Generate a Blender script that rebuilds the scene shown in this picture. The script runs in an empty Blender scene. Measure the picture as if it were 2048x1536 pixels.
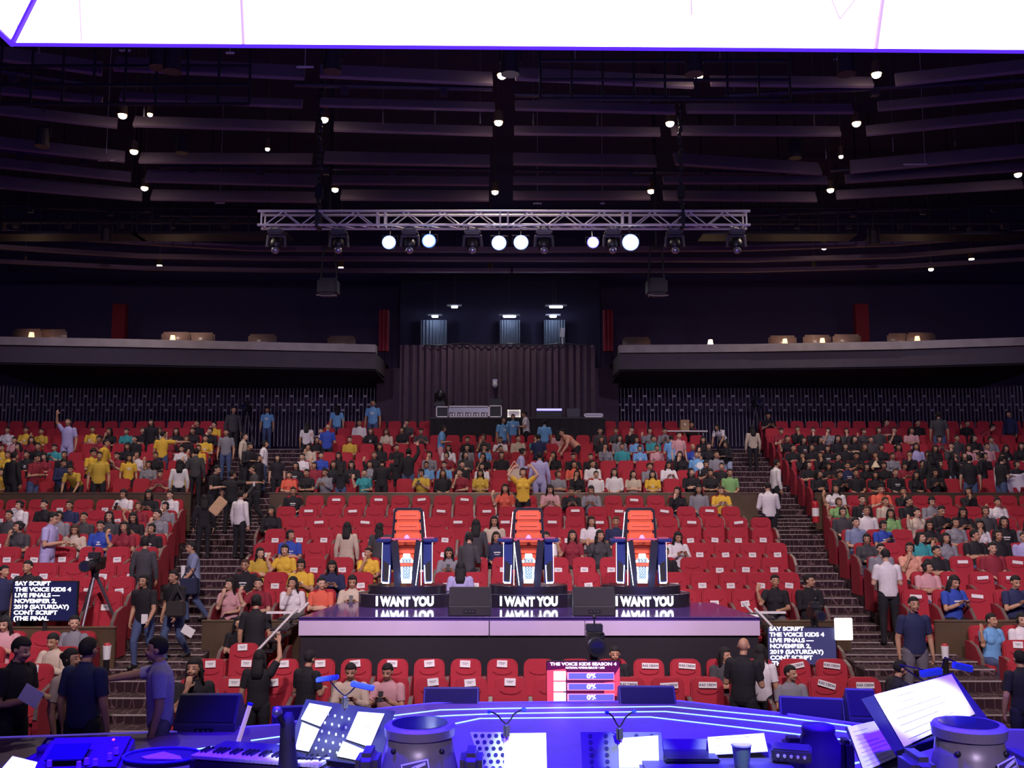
import bpy, bmesh, math, random
from mathutils import Vector, Matrix
random.seed(7)
R = math.radians
V = Vector
sc = bpy.context.scene
COL = sc.collection

# ------------------------------------------------------------------ camera, world, lamps, exposure
F, CZ, PITCH = 1950.0, 3.65, math.atan(217 / 1950.0)
cd = bpy.data.cameras.new('camera'); cam = bpy.data.objects.new('camera', cd); COL.objects.link(cam)
cd.sensor_width = 36; cd.lens = 36 * F / 2048; cd.clip_end = 200
cam.location = (0, 0, CZ); cam.rotation_euler = (math.pi / 2 + PITCH, 0, 0)
sc.camera = cam
sc.view_settings.view_transform = 'Standard'
sc.view_settings.look = 'None'
sc.view_settings.gamma = 1
sc.view_settings.exposure = 0.12
sc.view_settings.use_curve_mapping = False
w = bpy.data.worlds.new('world'); sc.world = w; w.use_nodes = True
w.node_tree.nodes['Background'].inputs[0].default_value = (0.17, 0.065, 0.68, 1)
w.node_tree.nodes['Background'].inputs[1].default_value = 0.19

def P(px, py, Y):
    """the point of the place that lies Y metres in front of the camera under a photo pixel"""
    u = (px - 1024) / F; v = (768 - py) / F
    dy = math.cos(PITCH) - v * math.sin(PITCH); dz = math.sin(PITCH) + v * math.cos(PITCH)
    t = Y / dy
    return V((u * t, Y, CZ + dz * t))

def PZ(px, py, z):
    u = (px - 1024) / F; v = (768 - py) / F
    dy = math.cos(PITCH) - v * math.sin(PITCH); dz = math.sin(PITCH) + v * math.cos(PITCH)
    t = (z - CZ) / dz
    return V((u * t, dy * t, z))

def lamp(name, kind, loc, target, power, col, size=.3, angle=60, blend=.6, sy=None):
    d = bpy.data.lights.new(name, kind); o = bpy.data.objects.new(name, d); COL.objects.link(o)
    d.energy = power; d.color = col
    if kind == 'SPOT':
        d.spot_size = R(angle); d.spot_blend = blend; d.shadow_soft_size = size
    elif kind == 'AREA':
        d.shape = 'RECTANGLE' if sy else 'SQUARE'; d.size = size
        if sy: d.size_y = sy
    else: d.shadow_soft_size = size
    o.location = loc
    o.rotation_euler = (V(target) - V(loc)).to_track_quat('-Z', 'Y').to_euler()
    return o
sc.cycles.max_bounces = 5; sc.cycles.diffuse_bounces = 2; sc.cycles.glossy_bounces = 3; sc.cycles.caustics_reflective = False; sc.cycles.caustics_refractive = False
# unseen spots added behind the overhead screen to brighten audience and platform
for i, (x, tx, e) in enumerate(((-6, -12.5, 2500), (-3.2, -6, 2800), (0, 0, 3000), (3.2, 6, 2800), (6, 12.5, 2500))):
    lamp('audience_fill_lamp', 'SPOT', (x, 6.9, 8.3), (tx, 18.5, .8), e, (1, .82, .84) if i % 2 else (1, .79, .89), .25, 58, 1.0)
lamp('platform_fill_lamp', 'SPOT', (0, 6.9, 8.0), (0.2, 16.3, 1.9), 1500, (1, .82, .98), .2, 34, .7)  # added fill that lifts the platform front
for i, x in enumerate((-13, -6, 6, 13)):
    lamp('rear_fill_lamp', 'SPOT', (x, 24, 10.9), (x * 1.1, 36.5, 3.2), 520, (.86, .74, 1), .15, 70, .8)  # added ceiling spots brightening the slat wall and fascia
for x, y in ((-.43, 4.55), (1.9, 4.05)): lamp('gear_fill_lamp', 'SPOT', (x * .6, -2.5, 6.0), (x, y, 2.3), 1000, (.86, .74, 1), .15, 13, .5)  # fill spots added behind the camera for the two big moving heads
# blue wash on the stage
for i, (x, y, c, e) in enumerate(((-5.0, 5.6, 46, 6500), (-.7, 9.3, 41, 8500), (1.8, 9.3, 44, 8500), (4.8, 9.0, 46, 8000), (5.0, 5.4, 46, 7000), (-2.6, 4.7, 46, 7500), (.2, 4.7, 46, 7500), (2.8, 4.7, 46, 7500))):
    lamp('blue_wash', 'SPOT', (x, y, 9.8), (x * .95, y + .3, 1.1), e, (.030, .001, 1), .2, c, .3)
for i, x in enumerate((-3, 0, 3)):
    lamp('upper_fill_lamp', 'SPOT', (x, 6.9, 8.4), (x * 4.4, 35, 3.2), 1500, (.88, .74, 1), .2, 46, .8)  # unseen spots added to lift the upper seats and back wall

# ------------------------------------------------------------------ materials
MT = {}
def mat(name, col, rough=.6, metal=0., em=None, es=0., noise=.12, scale=18., bump=0., alpha=1., trans=0.):
    if name in MT: return MT[name]
    m = bpy.data.materials.new(name); m.use_nodes = True; nt = m.node_tree; N = nt.nodes; L = nt.links
    b = N['Principled BSDF']
    b.inputs['Roughness'].default_value = rough; b.inputs['Metallic'].default_value = metal
    if len(col) == 3: col = (*col, 1)
    tc = N.new('ShaderNodeTexCoord'); nz = N.new('ShaderNodeTexNoise'); nz.inputs['Scale'].default_value = scale
    nz.inputs['Detail'].default_value = 3
    L.new(tc.outputs['Object'], nz.inputs['Vector'])
    mx = N.new('ShaderNodeMix'); mx.data_type = 'RGBA'
    mx.inputs['A'].default_value = tuple(c * (1 - noise) for c in col[:3]) + (1,)
    mx.inputs['B'].default_value = tuple(min(1, c * (1 + noise)) for c in col[:3]) + (1,)
    L.new(nz.outputs['Fac'], mx.inputs['Factor']); L.new(mx.outputs['Result'], b.inputs['Base Color'])
    if bump:
        bp = N.new('ShaderNodeBump'); bp.inputs['Strength'].default_value = bump; bp.inputs['Distance'].default_value = .01
        L.new(nz.outputs['Fac'], bp.inputs['Height']); L.new(bp.outputs['Normal'], b.inputs['Normal'])
    if em:
        b.inputs['Emission Color'].default_value = (*em, 1); b.inputs['Emission Strength'].default_value = es
    if trans: b.inputs['Transmission Weight'].default_value = trans
    if alpha < 1: b.inputs['Alpha'].default_value = alpha
    m.diffuse_color = col
    MT[name] = m
    return m
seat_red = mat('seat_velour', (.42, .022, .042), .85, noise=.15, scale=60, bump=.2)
seat_red2 = mat('crease_shade_velour', (.24, .006, .02), .9, noise=.2, scale=60)  # shaded copy of the velour, for creases and stitch grooves
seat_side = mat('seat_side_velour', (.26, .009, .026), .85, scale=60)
wood = mat('arm_wood', (.15, .12, .11), .35, noise=.5, scale=25)
paper = mat('paper', (.86, .84, .84), .7, noise=.03)
ink = mat('ink', (.05, .04, .08), .7)
black = mat('black_plastic', (.012, .011, .014), .45)
blackcloth = mat('black_cloth', (.012, .010, .016), .9, scale=40)
dgrey = mat('dark_grey_metal', (.05, .05, .06), .4, .6)
grey = mat('grey_metal', (.25, .25, .28), .35, .8)
alu = mat('aluminium', (.90, .84, .86), .4, .15)
skin = mat('skin', (.50, .27, .17), .55, noise=.08)
skin2 = mat('skin_light', (.62, .37, .26), .55, noise=.08)
dark = mat('eye_dark', (.03, .02, .02), .4)
lips = mat('lips', (.38, .10, .09), .5)
hairm = mat('black_hair', (.009, .007, .009), .8, noise=.5, scale=80, bump=.4)
hairb = mat('brown_hair', (.06, .026, .018), .75, noise=.5, scale=80, bump=.4)
carpet_z = None
def carpet():
    m = bpy.data.materials.new('patterned_carpet'); m.use_nodes = True; nt = m.node_tree; N = nt.nodes; L = nt.links
    b = N['Principled BSDF']; b.inputs['Roughness'].default_value = .9
    tc = N.new('ShaderNodeTexCoord'); mp = N.new('ShaderNodeMapping'); mp.inputs['Scale'].default_value = (4, 1.2, 1.0)
    vo = N.new('ShaderNodeTexVoronoi'); vo.feature = 'DISTANCE_TO_EDGE'; vo.inputs['Scale'].default_value = 2.2
    cr = N.new('ShaderNodeValToRGB'); cr.color_ramp.elements[0].color = (.16, .09, .10, 1); cr.color_ramp.elements[0].position = .012
    cr.color_ramp.elements[1].color = (.028, .008, .016, 1); cr.color_ramp.elements[1].position = .05
    L.new(tc.outputs['Object'], mp.inputs['Vector']); L.new(mp.outputs['Vector'], vo.inputs['Vector'])
    L.new(vo.outputs['Distance'], cr.inputs['Fac']); L.new(cr.outputs['Color'], b.inputs['Base Color'])
    return m
carpetm = carpet()

# ------------------------------------------------------------------ mesh builder
class B:
    def __init__(s): s.bm = bmesh.new(); s.mi = 0
    def _m(s, vs):
        for f in {f for v in vs for f in v.link_faces}: f.material_index = s.mi
    def box(s, c, size, rot=None, taper=None):
        r = bmesh.ops.create_cube(s.bm, size=1)['verts']
        M = Matrix.Translation(V(c)) @ (rot.to_4x4() if rot else Matrix.Identity(4)) @ Matrix.Diagonal((*size, 1))
        if taper:
            for v in r:
                if v.co.z > 0: v.co.x *= taper[0]; v.co.y *= taper[1]
        bmesh.ops.transform(s.bm, matrix=M, verts=r); s._m(r); return r
    def bbox(s, c, size, bev=.01, seg=2, rot=None):
        t = bmesh.new(); r = bmesh.ops.create_cube(t, size=1)['verts']
        bmesh.ops.transform(t, matrix=Matrix.Diagonal((*size, 1)), verts=r)
        bmesh.ops.bevel(t, geom=t.edges[:], offset=min(bev, min(size) * .49), segments=seg, affect='EDGES')
        M = Matrix.Translation(V(c)) @ (rot.to_4x4() if rot else Matrix.Identity(4))
        bmesh.ops.transform(t, matrix=M, verts=t.verts[:]); s.merge(t)
    def merge(s, t):
        mp = {}
        for v in t.verts: mp[v] = s.bm.verts.new(v.co)
        for f in t.faces:
            g = s.bm.faces.new([mp[v] for v in f.verts]); g.material_index = s.mi; g.smooth = f.smooth
        t.free()
    def cone(s, p0, p1, r0, r1=None, seg=12):
        p0, p1 = V(p0), V(p1); r1 = r0 if r1 is None else r1; d = p1 - p0
        if d.length < 1e-6: return
        r = bmesh.ops.create_cone(s.bm, cap_ends=True, segments=seg, radius1=r0, radius2=max(r1, 1e-4), depth=d.length)['verts']
        M = Matrix.Translation((p0 + p1) / 2) @ d.to_track_quat('Z', 'Y').to_matrix().to_4x4()
        bmesh.ops.transform(s.bm, matrix=M, verts=r); s._m(r)
    def ell(s, c, rad, rot=None, u=14, v=9):
        r = bmesh.ops.create_uvsphere(s.bm, u_segments=u, v_segments=v, radius=1)['verts']
        if isinstance(rad, (int, float)): rad = (rad,) * 3
        M = Matrix.Translation(V(c)) @ (rot.to_4x4() if rot else Matrix.Identity(4)) @ Matrix.Diagonal((*rad, 1))
        bmesh.ops.transform(s.bm, matrix=M, verts=r); s._m(r)
        for f in {f for q in r for f in q.link_faces}: f.smooth = True
        return r
    def tube(s, path, r, seg=8):
        path = [V(p) for p in path]
        for a, b in zip(path, path[1:]): s.cone(a, b, r, r, seg)
        for p in path[1:-1]: s.ell(p, r, None, seg, 5)
    def prism(s, poly, a, b, axis='Y'):
        """closed outline extruded from a to b along an axis; outline given in the two other axes"""
        def mk(p, t):
            return V((p[0], t, p[1])) if axis == 'Y' else (V((t, p[0], p[1])) if axis == 'X' else V((p[0], p[1], t)))
        A = [s.bm.verts.new(mk(p, a)) for p in poly]; C = [s.bm.verts.new(mk(p, b)) for p in poly]
        fs = [s.bm.faces.new(A), s.bm.faces.new(C[::-1])]
        n = len(poly)
        for i in range(n): fs.append(s.bm.faces.new((A[(i + 1) % n], A[i], C[i], C[(i + 1) % n])))
        for f in fs: f.material_index = s.mi
        bmesh.ops.recalc_face_normals(s.bm, faces=fs)
        return A + C
    def quad(s, pts, th=.004):
        """four corners given a real thickness"""
        pts = [V(p) for p in pts]; n = (pts[1] - pts[0]).cross(pts[3] - pts[0]).normalized() * th
        A = [s.bm.verts.new(p) for p in pts]; C = [s.bm.verts.new(p - n) for p in pts]; k = len(pts)
        fs = [s.bm.faces.new(A), s.bm.faces.new(C[::-1])]
        for i in range(k): fs.append(s.bm.faces.new((A[(i + 1) % k], A[i], C[i], C[(i + 1) % k])))
        for f in fs: f.material_index = s.mi
        bmesh.ops.recalc_face_normals(s.bm, faces=fs)
    def loft(s, rings, close=True):
        vs = [[s.bm.verts.new(p) for p in r] for r in rings]; n = len(vs[0]); fs = []
        for a, b in zip(vs, vs[1:]):
            for i in range(n): fs.append(s.bm.faces.new((a[i], a[(i + 1) % n], b[(i + 1) % n], b[i])))
        if close: fs += [s.bm.faces.new(vs[0][::-1]), s.bm.faces.new(vs[-1])]
        for f in fs: f.material_index = s.mi; f.smooth = True
        bmesh.ops.recalc_face_normals(s.bm, faces=fs)
    def etube(s, pts, right, seg=14):
        """elliptical limb: pts = (centre, half width, half depth)"""
        right = V(right).normalized(); rings = []
        ps = [V(p[0]) for p in pts]
        for i, (c, a, b) in enumerate(pts):
            d = (ps[min(i + 1, len(ps) - 1)] - ps[max(i - 1, 0)]).normalized()
            fw = d.cross(right).normalized(); rt = fw.cross(d).normalized()
            rings.append([V(c) + rt * a * math.cos(t) + fw * b * math.sin(t) for t in [2 * math.pi * k / seg for k in range(seg)]])
        s.loft(rings)
    def mesh(s, name, mats, smooth=False):
        me = bpy.data.meshes.new(name); s.bm.to_mesh(me); s.bm.free()
        for m in (mats if isinstance(mats, (list, tuple)) else [mats]): me.materials.append(m)
        if smooth: me.polygons.foreach_set('use_smooth', [True] * len(me.polygons))
        return me
    def obj(s, name, mats, parent=None, loc=None, smooth=False):
        return link(name, s.mesh(name, mats, smooth), parent, loc)

def link(name, data, parent=None, loc=None):
    o = bpy.data.objects.new(name, data); COL.objects.link(o)
    if parent: o.parent = parent
    if loc is not None: o.location = loc
    return o
def thing(name, label, cat, loc=(0, 0, 0), rz=0, group=None):
    return tag(link(name, None, None, loc), label, cat, group, rz)
def tag(o, label, cat, group=None, rz=0):
    o['label'] = label; o['category'] = cat
    if group: o['group'] = group
    if rz: o.rotation_euler = (0, 0, rz)
    return o
def struct(o):
    o['kind'] = 'structure'; return o
def text(name, body, size, m, parent, loc, rot, extrude=.004, align='CENTER', bold=0., sx=1.):
    c = bpy.data.curves.new(name, 'FONT'); c.body = body; c.size = size; c.extrude = extrude; c.align_x = align; c.align_y = 'CENTER'
    c.offset = bold; c.space_line = .95
    o = bpy.data.objects.new(name, c); COL.objects.link(o)
    me = bpy.data.meshes.new_from_object(o.evaluated_get(bpy.context.evaluated_depsgraph_get()))
    bpy.data.objects.remove(o); me.materials.clear(); me.materials.append(m)
    q = link(name, me, parent, loc); q.rotation_euler = rot; q.scale = (sx, 1, 1)
    return q
ORD = 'first second third fourth fifth sixth seventh eighth ninth tenth eleventh twelfth thirteenth fourteenth fifteenth sixteenth seventeenth eighteenth nineteenth twentieth'.split()
def nth(i):
    if i < 20: return ORD[i]
    t = ['twenty', 'thirty', 'forty', 'fifty', 'sixty', 'seventy', 'eighty'][(i + 1) // 10 - 2]; u = (i + 1) % 10
    return t[:-1] + 'ieth' if u == 0 else t + '-' + ORD[u - 1]

# ------------------------------------------------------------------ rows of the raked audience
LOW = [  # y of the seat tops in the photo (middle, left, right block), distance, block edges
    (991, 999, 991, 25.30, -7.95, -6.38, 6.08, 7.90), (1013, 1021, 1013, 24.27, -7.75, -6.30, 5.95, 7.60),
    (1035, 1044, 1036, 23.24, -7.50, -6.20, 6.10, 7.35), (1058, 1068, 1059, 22.21, -7.25, -6.00, 5.98, 7.25),
    (1086, 1094, 1086, 21.18, -7.05, -5.88, 5.90, 7.15), (1115, 1126, 1113, 20.15, -6.90, -5.70, 5.75, 7.05),
    (1145, 1154, 1144, 19.12, -6.70, -5.50, 5.60, 6.95), (1179, 1184, 1180, 18.09, -6.50, -5.38, 5.60, 6.90),
    (1262, 1264, 1252, 17.06, -6.50, -5.20, 5.55, 7.60), (1288, 1295, 1282, 16.03, -6.30, -5.05, 5.55, 7.65),
    (1320, 1330, 1322, 15.00, -6.20, -4.90, 5.50, 7.20), (1357, 1366, 1360, 13.97, -6.00, -4.90, 5.25, 7.00)]
UPP = [(957, 28.2), (940, 29.15), (921, 30.1), (904, 31.05), (887, 32.0), (870, 32.95), (856, 33.9), (842, 34.85)]
PITCH_S = .55; TOP = 1.04
ROWS = []   # dict(block, k, up, Y, z, x0, x1)
for k, (yc, yl, yr, Y, lr, cl, cr, rl) in enumerate(LOW):
    for b, y, yy, x0, x1 in (('left', yl, Y - 1.4, -.62 * (Y - 1.4) , lr), ('middle', yc, Y, cl, cr), ('right', yr, Y - .4, rl, .62 * (Y - .4))):
        ROWS.append(dict(b=b, k=k, up=False, Y=yy, z=P(1024, y, yy).z - TOP, x0=x0, x1=x1))
for k, (y, Y) in enumerate(UPP):
    for b, yy, x0, x1 in (('left', Y - 1.0, -.60 * (Y - 1), -8.9 - .13 * k), ('middle', Y, -6.7, 6.5), ('right', Y - .4, 8.35 + .05 * k, .60 * Y)):
        ROWS.append(dict(b=b, k=k, up=True, Y=yy, z=P(1024, y, yy).z - TOP, x0=x0, x1=x1))
def brows(b, up=None): return sorted([r for r in ROWS if r['b'] == b and (up is None or r['up'] == up)], key=lambda r: r['Y'])
def interp(xs, ys, x):
    if x <= xs[0]: return ys[0]
    for a, c, p, q in zip(xs, xs[1:], ys, ys[1:]):
        if x <= c: return p + (q - p) * (x - a) / (c - a)
    return ys[-1]
MR = brows('middle'); MY = [r['Y'] for r in MR]; MZ = [r['z'] for r in MR]
def aisle_z(Y):
    return interp([12.6, 13.4, 14.4, 15.2, 15.9, 17.0, 18.2] + [y - .15 for y in MY if y > 18.5], [.2, .3, .45, .65, .85, .92, .97] + [z for y, z in zip(MY, MZ) if y > 18.5], Y)
STEP = .515
def floor_at(x, Y):
    for side, sgn in (('left', -1), ('right', 1)):
        a, c = aisle_edges(side, Y)
        if min(a, c) <= x <= max(a, c): return aisle_z(math.floor((Y - 13.2) / STEP) * STEP + 13.2 + STEP * .8)
    b = 'middle' if abs(x) < 6.6 else ('left' if x < 0 else 'right')
    z = 0
    for r in brows(b):
        if Y >= r['Y'] - .62: z = r['z']
    return z
def aisle_edges(side, Y):
    m = brows('middle'); o = brows(side)
    if side == 'left':
        return interp([r['Y'] for r in o], [r['x1'] for r in o], Y), interp([r['Y'] for r in m], [r['x0'] for r in m], Y)
    return interp([r['Y'] for r in m], [r['x1'] for r in m], Y), interp([r['Y'] for r in o], [r['x0'] for r in o], Y)

# tiers: one continuous floor
fb = B()
for b in ('left', 'middle', 'right'):
    rr = brows(b)
    for i, r in enumerate(rr):
        y0 = r['Y'] - .62; y1 = rr[i + 1]['Y'] - .62 if i + 1 < len(rr) else 36.6
        X0, X1 = r['x0'], r['x1']
        if b == 'left': X0 = -26
        if b == 'right': X1 = 26
        if not (r['up'] is False and r['k'] >= 8 and b == 'middle'):
            fb.box(((X0 + X1) / 2, (y0 + y1) / 2, (r['z'] - .6) / 2), (X1 - X0, y1 - y0, r['z'] + .6))
        else:
            fb.box(((X0 + X1) / 2, (y0 + y1) / 2, (r['z'] - .6) / 2), (X1 - X0, y1 - y0, r['z'] + .6))
fb.box((0, 6, -.35), (60, 16, .6)); fb.box((-7.2, 11.6, .05), (7.4, 2.2, .3))
floor = struct(fb.obj('floor', carpetm))
nosing = mat('step_nosing', (.55, .46, .48), .35, .3)
for side in ('left', 'right'):
    st = thing('aisle_staircase', 'patterned carpet stairs with pale step edges in the %s aisle' % side, 'stairs', (0, 13.2, 0))
    tb = B(); n = 0; Y = 13.2
    while Y < 35.4:
        z = aisle_z(Y + STEP * .8)
        if z > .02:
            a0, c0 = aisle_edges(side, Y); a1, c1 = aisle_edges(side, Y + STEP)
            poly = [(a0, Y - 13.2), (c0, Y - 13.2), (c1, Y + STEP - 13.2), (a1, Y + STEP - 13.2)]
            tb.prism(poly, max(-.05, z - .8), z, 'Z')
            nb = B(); nb.box(((a0 + c0) / 2, Y - 13.2 + .012, z + .004), (c0 - a0 - .06, .035, .015)); nb.obj('step_nosing', nosing, st)
        Y += STEP
    tb.obj('steps', carpetm, st)

# ------------------------------------------------------------------ walls, balcony, booth
wallm = mat('haze_tinted_wall', (.034, .022, .062), .8, noise=.3, scale=3)  # navy cast of the hazy air put into the wall colour
slatm = mat('slat_metal', (.62, .54, .60), .5, .1, noise=.3, scale=2)
bw = B()
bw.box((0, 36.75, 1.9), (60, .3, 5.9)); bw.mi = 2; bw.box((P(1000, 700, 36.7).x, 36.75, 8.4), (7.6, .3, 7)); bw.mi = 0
bw.mi = 1
zt, zb = P(1024, 771, 36.5).z, P(1024, 850, 36.5).z - .8
x = -20.0; i = 0
while x < 20:
    if abs(x - .0) > 3.6 or True:
        bw.box((x, 36.56, (zt + zb) / 2), (.014, .08, zt - zb))
        for (yy, mod, off) in ((792, 4, 0), (809, 2, 1), (820, 4, 2)):
            if i % mod == off % mod: bw.box((x + .07, 36.57, P(1024, yy, 36.5).z), (.13, .06, .075))
    x += .1385; i += 1
struct(bw.obj('wall_back', [wallm, slatm, mat('recess_wall', (.016, .011, .040), .9)]))  # recess colour carries the navy haze too, darker than the wall
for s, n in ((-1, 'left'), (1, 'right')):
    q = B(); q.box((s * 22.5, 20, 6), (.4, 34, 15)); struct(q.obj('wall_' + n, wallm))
# upper balconies
ZF = P(1024, 706, 33).z; ZB = P(1024, 735, 33).z; ZS = P(1024, 690, 33).z
stone = mat('balcony_stone', (.30, .25, .24), .5, noise=.35, scale=2.5)
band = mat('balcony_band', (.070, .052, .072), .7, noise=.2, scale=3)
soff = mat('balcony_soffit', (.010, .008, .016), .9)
for s, n, pts in ((-1, 'left', [(-60, 690), (280, 696), (560, 702), (752, 706)]), (1, 'right', [(1238, 707), (1500, 705), (1800, 700), (2110, 690)])):
    front = []
    for px, py in pts:
        k = (CZ + 0) ; u = P(px, py, 1.0); dz = u.z - CZ
        Yq = (ZF - CZ) / dz; front.append(V((u.x * Yq, Yq, 0)))
    par = link('balcony', None); tag(par, 'dark %s balcony with a pale stone ledge above the back rows' % n, 'balcony')
    poly = [(p.x, p.y) for p in front] + [(front[-1].x, 36.55), (front[0].x, 36.55)] if s < 0 else [(p.x, p.y) for p in front] + [(front[-1].x, 36.55), (front[0].x, 36.55)]
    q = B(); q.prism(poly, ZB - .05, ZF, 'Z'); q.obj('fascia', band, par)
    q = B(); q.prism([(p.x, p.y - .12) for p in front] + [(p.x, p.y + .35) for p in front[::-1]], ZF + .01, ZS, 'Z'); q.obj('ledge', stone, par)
    q = B(); zz = P(1024, 772, 36.2).z
    for a, c in zip(front, front[1:]):
        q.bm.faces.ensure_lookup_table()
        q.quad([(a.x, a.y + .05, ZB - .06), (c.x, c.y + .05, ZB - .06), (c.x, 36.5, zz), (a.x, 36.5, zz)], .05)
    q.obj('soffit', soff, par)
    # red pillar and lounge furniture on the balcony
    for px in ((240,) if s < 0 else (1722,)):
        a = P(px, 640, 37.2); q = B(); q.box((a.x, 37.2, ZF + 1.2), (.5, .3, 2.6))
        tag(q.obj('red_pillar', mat('red_velvet', (.22, .010, .02), .8)), 'dim red pillar standing on the %s balcony' % n, 'pillar')
    q = B(); q.box((0, 0, .5), (.34, .2, 1.5)); q.cone((-.12, -.1, -.25), (-.12, -.1, 1.25), .06); q.cone((.12, -.1, -.25), (.12, -.1, 1.25), .06); q.cone((0, -.12, -.25), (0, -.12, 1.25), .06)
    o = q.obj('red_curtain', mat('red_curtain_cloth', (.22, .010, .03), .8), None, (s * 4.45 if s < 0 else 3.45, 34.8, ZF + .02))
    o.location = (P(768 if s < 0 else 1216, 670, 34.8).x, 34.8, P(768, 706, 34.8).z + .3)
    tag(o, 'red velvet curtain at the inner end of the %s balcony' % n, 'curtain')
    sofa_px = [45, 95, 345, 395, 520, 680] if s < 0 else [1275, 1570, 1640, 1700, 1810, 1850]
    for j, px in enumerate(sofa_px):
        Y = front[0].y + 1.6 if False else interp([p.x for p in front], [p.y for p in front], P(px, 690, 32).x) + 1.2
        a = P(px, 690, Y)
        t = thing('lounge_sofa', '%s curved lounge sofa from the %s end of the %s balcony' % (nth(j).capitalize(), 'left', n), 'sofa', (a.x, Y, ZF))
        q = B(); q.bbox((0, 0, .22), (.95, .6, .4), .08); q.obj('seat', mat('sofa_leather', (.16, .10, .09), .35), t, smooth=True)
        q = B(); q.bbox((0, .3, .5), (1.0, .16, .62), .07); q.obj('backrest', mat('sofa_leather', (.16, .10, .09), .35), t, smooth=True)
    for j, px in enumerate([62, 345, 1421, 1570, 1645, 1835]):
        if (px < 1024) != (s < 0): continue
        Y = interp([p.x for p in front], [p.y for p in front], P(px, 690, 32).x) + .75
        a = P(px, 690, Y)
        t = thing('table_lamp', 'lit warm table lamp beside the %s sofa of the %s balcony' % (nth(j % 4 if s < 0 else j - 2), n), 'lamp', (a.x, Y, ZS - .05))
        q = B(); q.cone((0, 0, 0), (0, 0, .14), .07, .03); q.obj('base', grey, t)
        q = B(); q.cone((0, 0, .14), (0, 0, .34), .1, .07)
        q.obj('lamp_shade', mat('warm_lamp', (.9, .6, .3), .6, em=(1, .62, .3), es=12 if px == 1421 else 3) if px == 1421 else mat('dim_lamp', (.9, .6, .3), .6, em=(1, .6, .32), es=1.6), t)
        lamp('balcony_lamp', 'POINT', (a.x, Y - .1, ZS + .45), (a.x, Y, 0), 9, (1, .62, .35), .08)
# control booth with curtains
booth = thing('control_booth', 'tall pleated dark control booth in the middle of the back wall', 'booth', (0, 35, 0))
xl, xr = P(800, 700, 35).x, P(1190, 700, 35).x
pleat = mat('pleated_curtain', (.085, .052, .085), .85, noise=.25, scale=4)
q = B(); z0, z1 = P(1024, 850, 35).z - .6, P(1024, 690, 35).z
n = 90; top = []
for i in range(n):
    xx = xl + (xr - xl) * i / (n - 1); yy = .06 * math.sin(i * 1.9)
    top.append((xx, yy))
poly = top + [(xr, 1.2), (xl, 1.2)]
q.prism([(a, b_) for a, b_ in poly], z0, z1, 'Z'); q.obj('front_curtain', pleat, booth)
q = B(); q.prism([(xl - .9, .5), (xl, .1), (xl, 1.3), (xl - .9, 1.3)], z0, P(1024, 735, 35).z, 'Z'); q.prism([(xr, .1), (xr + .9, .5), (xr + .9, 1.3), (xr, 1.3)], z0, P(1024, 735, 35).z, 'Z'); q.obj('side_curtain', pleat, booth)
q = B(); q.tube([(P(850 + t * 27, 688 + 2.2 * math.sin(t * 1.7), 34.9).x, -.1, P(850, 689 + 2.2 * math.sin(t * 1.7), 34.9).z) for t in range(13)], .025, 6); q.obj('cable', black, booth)
# recess back wall and lit drapes
for j, (pa, pb, pos) in enumerate(((842, 893, 'left'), (1000, 1040, 'middle'), (1088, 1130, 'right'))):
    a, c = P(pa, 640, 36.2), P(pb, 688, 36.2); q = B(); pts = []; m = 24
    for i in range(m): pts.append((a.x + (c.x - a.x) * i / (m - 1), 36.2 + .04 * math.sin(i * 2.1)))
    q.prism(pts + [(c.x, 36.35), (a.x, 36.35)], c.z - .5, a.z, 'Z')
    tag(q.obj('booth_drape', mat('pale_drape', (.10, .12, .17), .85)), 'pale pleated drape hanging at the %s of the control booth' % pos, 'curtain')
tube_m = mat('tube_light', (1, 1, 1), .4, em=(.8, .86, 1), es=14)
for j, (px, py, wd, pos) in enumerate(((909, 614, 13, 'upper left'), (870, 633, 13, 'lower left'), (1019, 633, 26, 'lower middle'), (1112, 614, 27, 'upper right'), (1106, 633, 14, 'lower right'))):
    Y = 35.9 if py > 620 else 34.8; a = P(px, py, Y); t = thing('tube_light', 'lit white tube light over the control booth, %s' % pos, 'light', tuple(a)); q = B(); q.cone((0, 0, .06), (0, 0, 14.46 - a.z), .012); q.obj('suspension_rod', dgrey, t)
    q = B(); q.bbox((0, 0, 0), (wd * Y / F, .12, .06), .02); q.obj('tube', tube_m, t)
    q = B(); q.box((.0, 0, .06), (wd * Y / F + .3, .16, .05)); q.obj('fixture', grey, t)
    lamp('booth_lamp', 'POINT', (a.x, Y - .15, a.z - .12), (a.x, Y, 0), 9, (.6, .75, 1), .05)

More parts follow.
